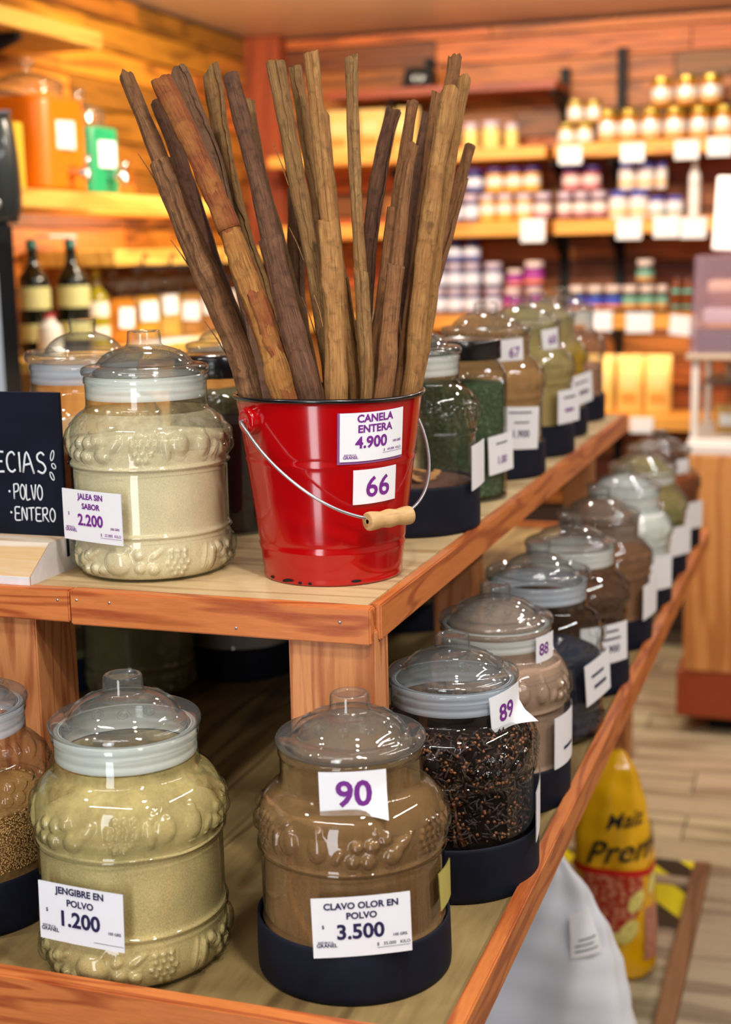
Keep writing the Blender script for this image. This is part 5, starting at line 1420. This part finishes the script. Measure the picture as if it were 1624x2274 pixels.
obj('tray_top', box_mesh('tray_top', 1.24, .24, .03, .004), plain('tray_top', col(220, 176, 150), .35), t, (0, .05, .175))
t = thing('notice_board', 'blank bright white notice standing on the acrylic guard', 'sign', (-.16, 4.10, 1.3205), .0)
obj('panel', box_mesh('panel', .42, .012, .20, .004), plain('notice', col(250, 244, 244), .35), t, (0.01, 0, .102), (-.05, .05, 0))
obj('foot', box_mesh('foot', .40, .06, .004, .001), M['acrylic'], t, (0.01, 0, .002))

# ------------------------------------------------------------------ things on the floor
# popcorn maize bag
def bag_tube(name, sections, n=56, seed=0, wr=.002, pleat=5):
    """sections: (z, cx, cy, rx, ry, power)"""
    r = np.random.default_rng(seed); ph = r.random(12) * 6.28
    S_ = np.array(smooth_path([(s[0], s[1], s[2]) for s in sections], 6))
    k = np.linspace(0, len(sections) - 1, len(S_))
    rx = np.interp(k, range(len(sections)), [s[3] for s in sections]); ry = np.interp(k, range(len(sections)), [s[4] for s in sections])
    V, UV = [], []
    for i, (z, cx_, cy_) in enumerate(S_):
        for j in range(n):
            a = 2 * PI * j / n
            c, s_ = math.cos(a), math.sin(a); q = (abs(c) ** 2.6 + abs(s_) ** 2.6) ** (-1 / 2.6)
            w = wr * (math.sin(pleat * a + ph[0] + z * 22) + .6 * math.sin(9 * a + ph[1] - z * 35) + .5 * math.sin(z * 120 + ph[2] + 2 * a))
            V.append((cx_ + (rx[i] + w) * q * c, cy_ + (ry[i] + w * min(1, ry[i] / .03)) * q * s_, z)); UV.append((j / n, z))
    F = grid_faces(len(S_), n)
    F.append(tuple(reversed(range(n)))); F.append(tuple(range((len(S_) - 1) * n, len(S_) * n)))
    return mk(name, V, F, True, UV)
Y = thing('popcorn_bag', 'yellow popcorn maize bag standing under the table edge', 'bag', (-0.375, 2.52, 0.0))
ybag = plain('yellow_film', col(250, 190, 14), .22, coat=.4)
secs = [(.0, 0, 0, .062, .045), (.015, 0, 0, .076, .055), (.10, 0, 0, .078, .060), (.20, -.002, 0, .074, .060), (.28, -.006, 0, .070, .056), (.35, -.010, 0, .062, .044), (.40, -.012, 0, .048, .028), (.432, -.012, 0, .024, .010)]
obj('bag_film', bag_tube('bag_film', secs, seed=2, wr=.0018), ybag, Y)
red = plain('red_print', col(206, 20, 14), .35)
def band(name, mat, z0, z1, out=.0022, a0=0, a1=2 * PI, nz=8, jag=None):
    kk = [s[0] for s in secs]
    V = []; na = 40
    for i in range(nz + 1):
        for j in range(na + 1):
            a = a0 + (a1 - a0) * j / na; zz0, zz1 = z0, z1
            if jag: zz0, zz1 = jag(a, z0, z1)
            z = zz0 + (zz1 - zz0) * i / nz
            rx = np.interp(z, kk, [s[3] for s in secs]) + out; ry = np.interp(z, kk, [s[4] for s in secs]) + out; cx_ = np.interp(z, kk, [s[1] for s in secs])
            c, s_ = math.cos(a), math.sin(a); q = (abs(c) ** 2.6 + abs(s_) ** 2.6) ** (-1 / 2.6)
            V.append((cx_ + rx * q * c, ry * q * s_, z))
    return obj(name, mk(name, V, grid_faces(nz + 1, na + 1, False)), mat, Y)
band('red_stripe', red, .212, .224, .0035, -2.9, .2)
m, nt, b = nodes_of('corn_print')
tc = N(nt, 'ShaderNodeTexCoord'); vo = N(nt, 'ShaderNodeTexVoronoi'); vo.inputs['Scale'].default_value = 95; nt.links.new(tc.outputs['Object'], vo.inputs['Vector'])
rr_ = N(nt, 'ShaderNodeValToRGB'); e = rr_.color_ramp.elements; e[0].position = .1; e[0].color = col(236, 170, 130); e[1].position = .65; e[1].color = col(176, 34, 14)
nt.links.new(vo.outputs['Distance'], rr_.inputs[0]); nt.links.new(rr_.outputs[0], b.inputs['Base Color']); b.inputs['Roughness'].default_value = .3
band('corn_picture', m, .06, .212, .0035, -2.2, -.75, 14, jag=lambda a, z0, z1: (z0 + .10 * max(0, (a + 1.6) / .85) , z1))
pcorn = plain('popcorn_print', col(240, 228, 130), .4, noise=.15, nscale=120)
for q, (a, z, s_) in enumerate(((-.95, .165, .030), (-1.15, .105, .034), (-1.5, .085, .026), (-.45, .195, .028))):
    band('popcorn_picture', pcorn, z - s_ * .6, z + s_ * .6, .0048, a - s_ * 6.5, a + s_ * 6.5, 8, jag=lambda aa, z0, z1, a=a, s_=s_: ((z0 + z1) / 2 - (z1 - z0) / 2 * math.sqrt(max(0.0, 1 - ((aa - a) / (s_ * 6.5)) ** 2)) + (aa - a) * .06, (z0 + z1) / 2 + (z1 - z0) / 2 * math.sqrt(max(0.0, 1 - ((aa - a) / (s_ * 6.5)) ** 2)) + (aa - a) * .06))
band('info_panel', plain('info_print', col(196, 132, 110), .4, noise=.3, nscale=160), .045, .150, .0035, -.75, -.15)
ink = plain('bag_ink', col(24, 22, 16), .4)
def bag_text(txt, size, a0, z, bold, slope):
    tv, tf = text_geo(txt, size, bold, .35)
    kk = [s[0] for s in secs]; V = []
    for p in tv:
        a = a0 + p.x / .072; zz = z + p.y + slope * p.x
        c, s_ = math.cos(a), math.sin(a); q = (abs(c) ** 2.6 + abs(s_) ** 2.6) ** (-1 / 2.6)
        V.append(((np.interp(zz, kk, [s[3] for s in secs]) + .0045) * q * c + np.interp(zz, kk, [s[1] for s in secs]), (np.interp(zz, kk, [s[4] for s in secs]) + .0045) * q * s_, zz))
    obj('lettering', mk('lettering', V, tf, False), ink, Y)
bag_text('Maiz', .040, -1.12, .318, .012, .18)
bag_text('Premium', .060, -.62, .268, .014, .16)
# white cloth sack
Wb = thing('white_sack', 'white sack with a small printed label leaning under the table', 'bag', (-0.375, 1.88, 0.0))
secs_w = [(.0, 0, 0, .15, .07), (.02, 0, 0, .165, .085), (.12, 0, 0, .162, .080), (.22, -.004, 0, .142, .070), (.32, -.004, 0, .116, .056), (.40, .0, 0, .084, .040), (.46, .004, 0, .048, .022), (.50, .006, 0, .014, .008)]
obj('sack_cloth', bag_tube('sack_cloth', secs_w, 72, 5, .0028, 4), plain('white_cloth', col(226, 230, 242), .6), Wb)
V = []
kk = [q[0] for q in secs_w]
for i in range(9):
    for j in range(9):
        u, v = i / 8, j / 8
        z = .372 + .058 * v + .010 * u; a = -1.15 + .50 * u + .05 * v
        rx = np.interp(z, kk, [q[3] for q in secs_w]) + .0065; ry = np.interp(z, kk, [q[4] for q in secs_w]) + .0065
        c, s_ = math.cos(a), math.sin(a); q_ = (abs(c) ** 2.6 + abs(s_) ** 2.6) ** (-1 / 2.6)
        V.append((rx * q_ * c + np.interp(z, kk, [q[1] for q in secs_w]), ry * q_ * s_, z))
lbl = obj('sack_label', mk('sack_label', V, [(i * 9 + j, i * 9 + 9 + j, i * 9 + 10 + j, i * 9 + 1 + j) for i in range(8) for j in range(8)]), M['paper'], Wb)
lv = [Vector(p) for p in V]
for row_, (i0, i1) in enumerate(((1, 7), (1, 6), (2, 7))):
    off = Vector((.35, -.93, 0)) * .0008
    Vl = []
    for i in range(i0, i1 + 1):
        p0, p1 = lv[i * 9 + 1 + row_], lv[i * 9 + 2 + row_]
        Vl += [p0 + off, p0 + (p1 - p0) * .28 + off]
    obj('printed_line', mk('printed_line', Vl, [(2 * i, 2 * i + 2, 2 * i + 3, 2 * i + 1) for i in range(i1 - i0)], False), sm('grey_ink', None), lbl)
# hazard tape strips on the floor
hz, nt, b = nodes_of('hazard_tape')
geo = N(nt, 'ShaderNodeTexCoord'); mpn = N(nt, 'ShaderNodeMapping'); mpn.inputs['Rotation'].default_value = (0, 0, math.radians(-40)); nt.links.new(geo.outputs['Object'], mpn.inputs['Vector'])
wv = N(nt, 'ShaderNodeTexWave'); wv.inputs['Scale'].default_value = 2.3; wv.inputs['Phase Offset'].default_value = 1.2; nt.links.new(mpn.outputs[0], wv.inputs['Vector'])
rz_ = N(nt, 'ShaderNodeValToRGB'); rz_.color_ramp.interpolation = 'CONSTANT'; e = rz_.color_ramp.elements; e[0].color = col(18, 22, 24); e[1].position = .42; e[1].color = col(232, 218, 10)
nt.links.new(wv.outputs['Fac'], rz_.inputs[0]); nt.links.new(rz_.outputs[0], b.inputs['Base Color']); b.inputs['Roughness'].default_value = .35
tag(box('hazard_tape', -.75, .9, 2.955, 3.035, .0001, .0011, hz, None, 0), 'black and yellow hazard tape strip, farther one on the floor', 'tape', 'hazard tape strips')
tag(box('hazard_tape', -.75, -.262, 2.705, 2.905, .0001, .0011, hz, None, 0), 'broad black and yellow hazard tape, nearer one beside the popcorn bag', 'tape', 'hazard tape strips')
# low platform with wooden nosing at the lower right
t = thing('floor_platform', 'low platform with brown wooden nosing at the lower right', 'platform', (.3, 2.2, 0))
obj('nosing', box_mesh('nosing', .036, 1.56, .03, .003), wood('nosing_wood', col(150, 106, 70), col(96, 60, 36), 1, 1.0, 4), t, (-.554, 0, .0151))
for i, x0 in enumerate(np.arange(-.536, .4, .15)):
    obj('deck_plank', box_mesh('deck_plank', .148, 1.56, .026, .001), M['floor'], t, (x0 + .075, 0, .0131))
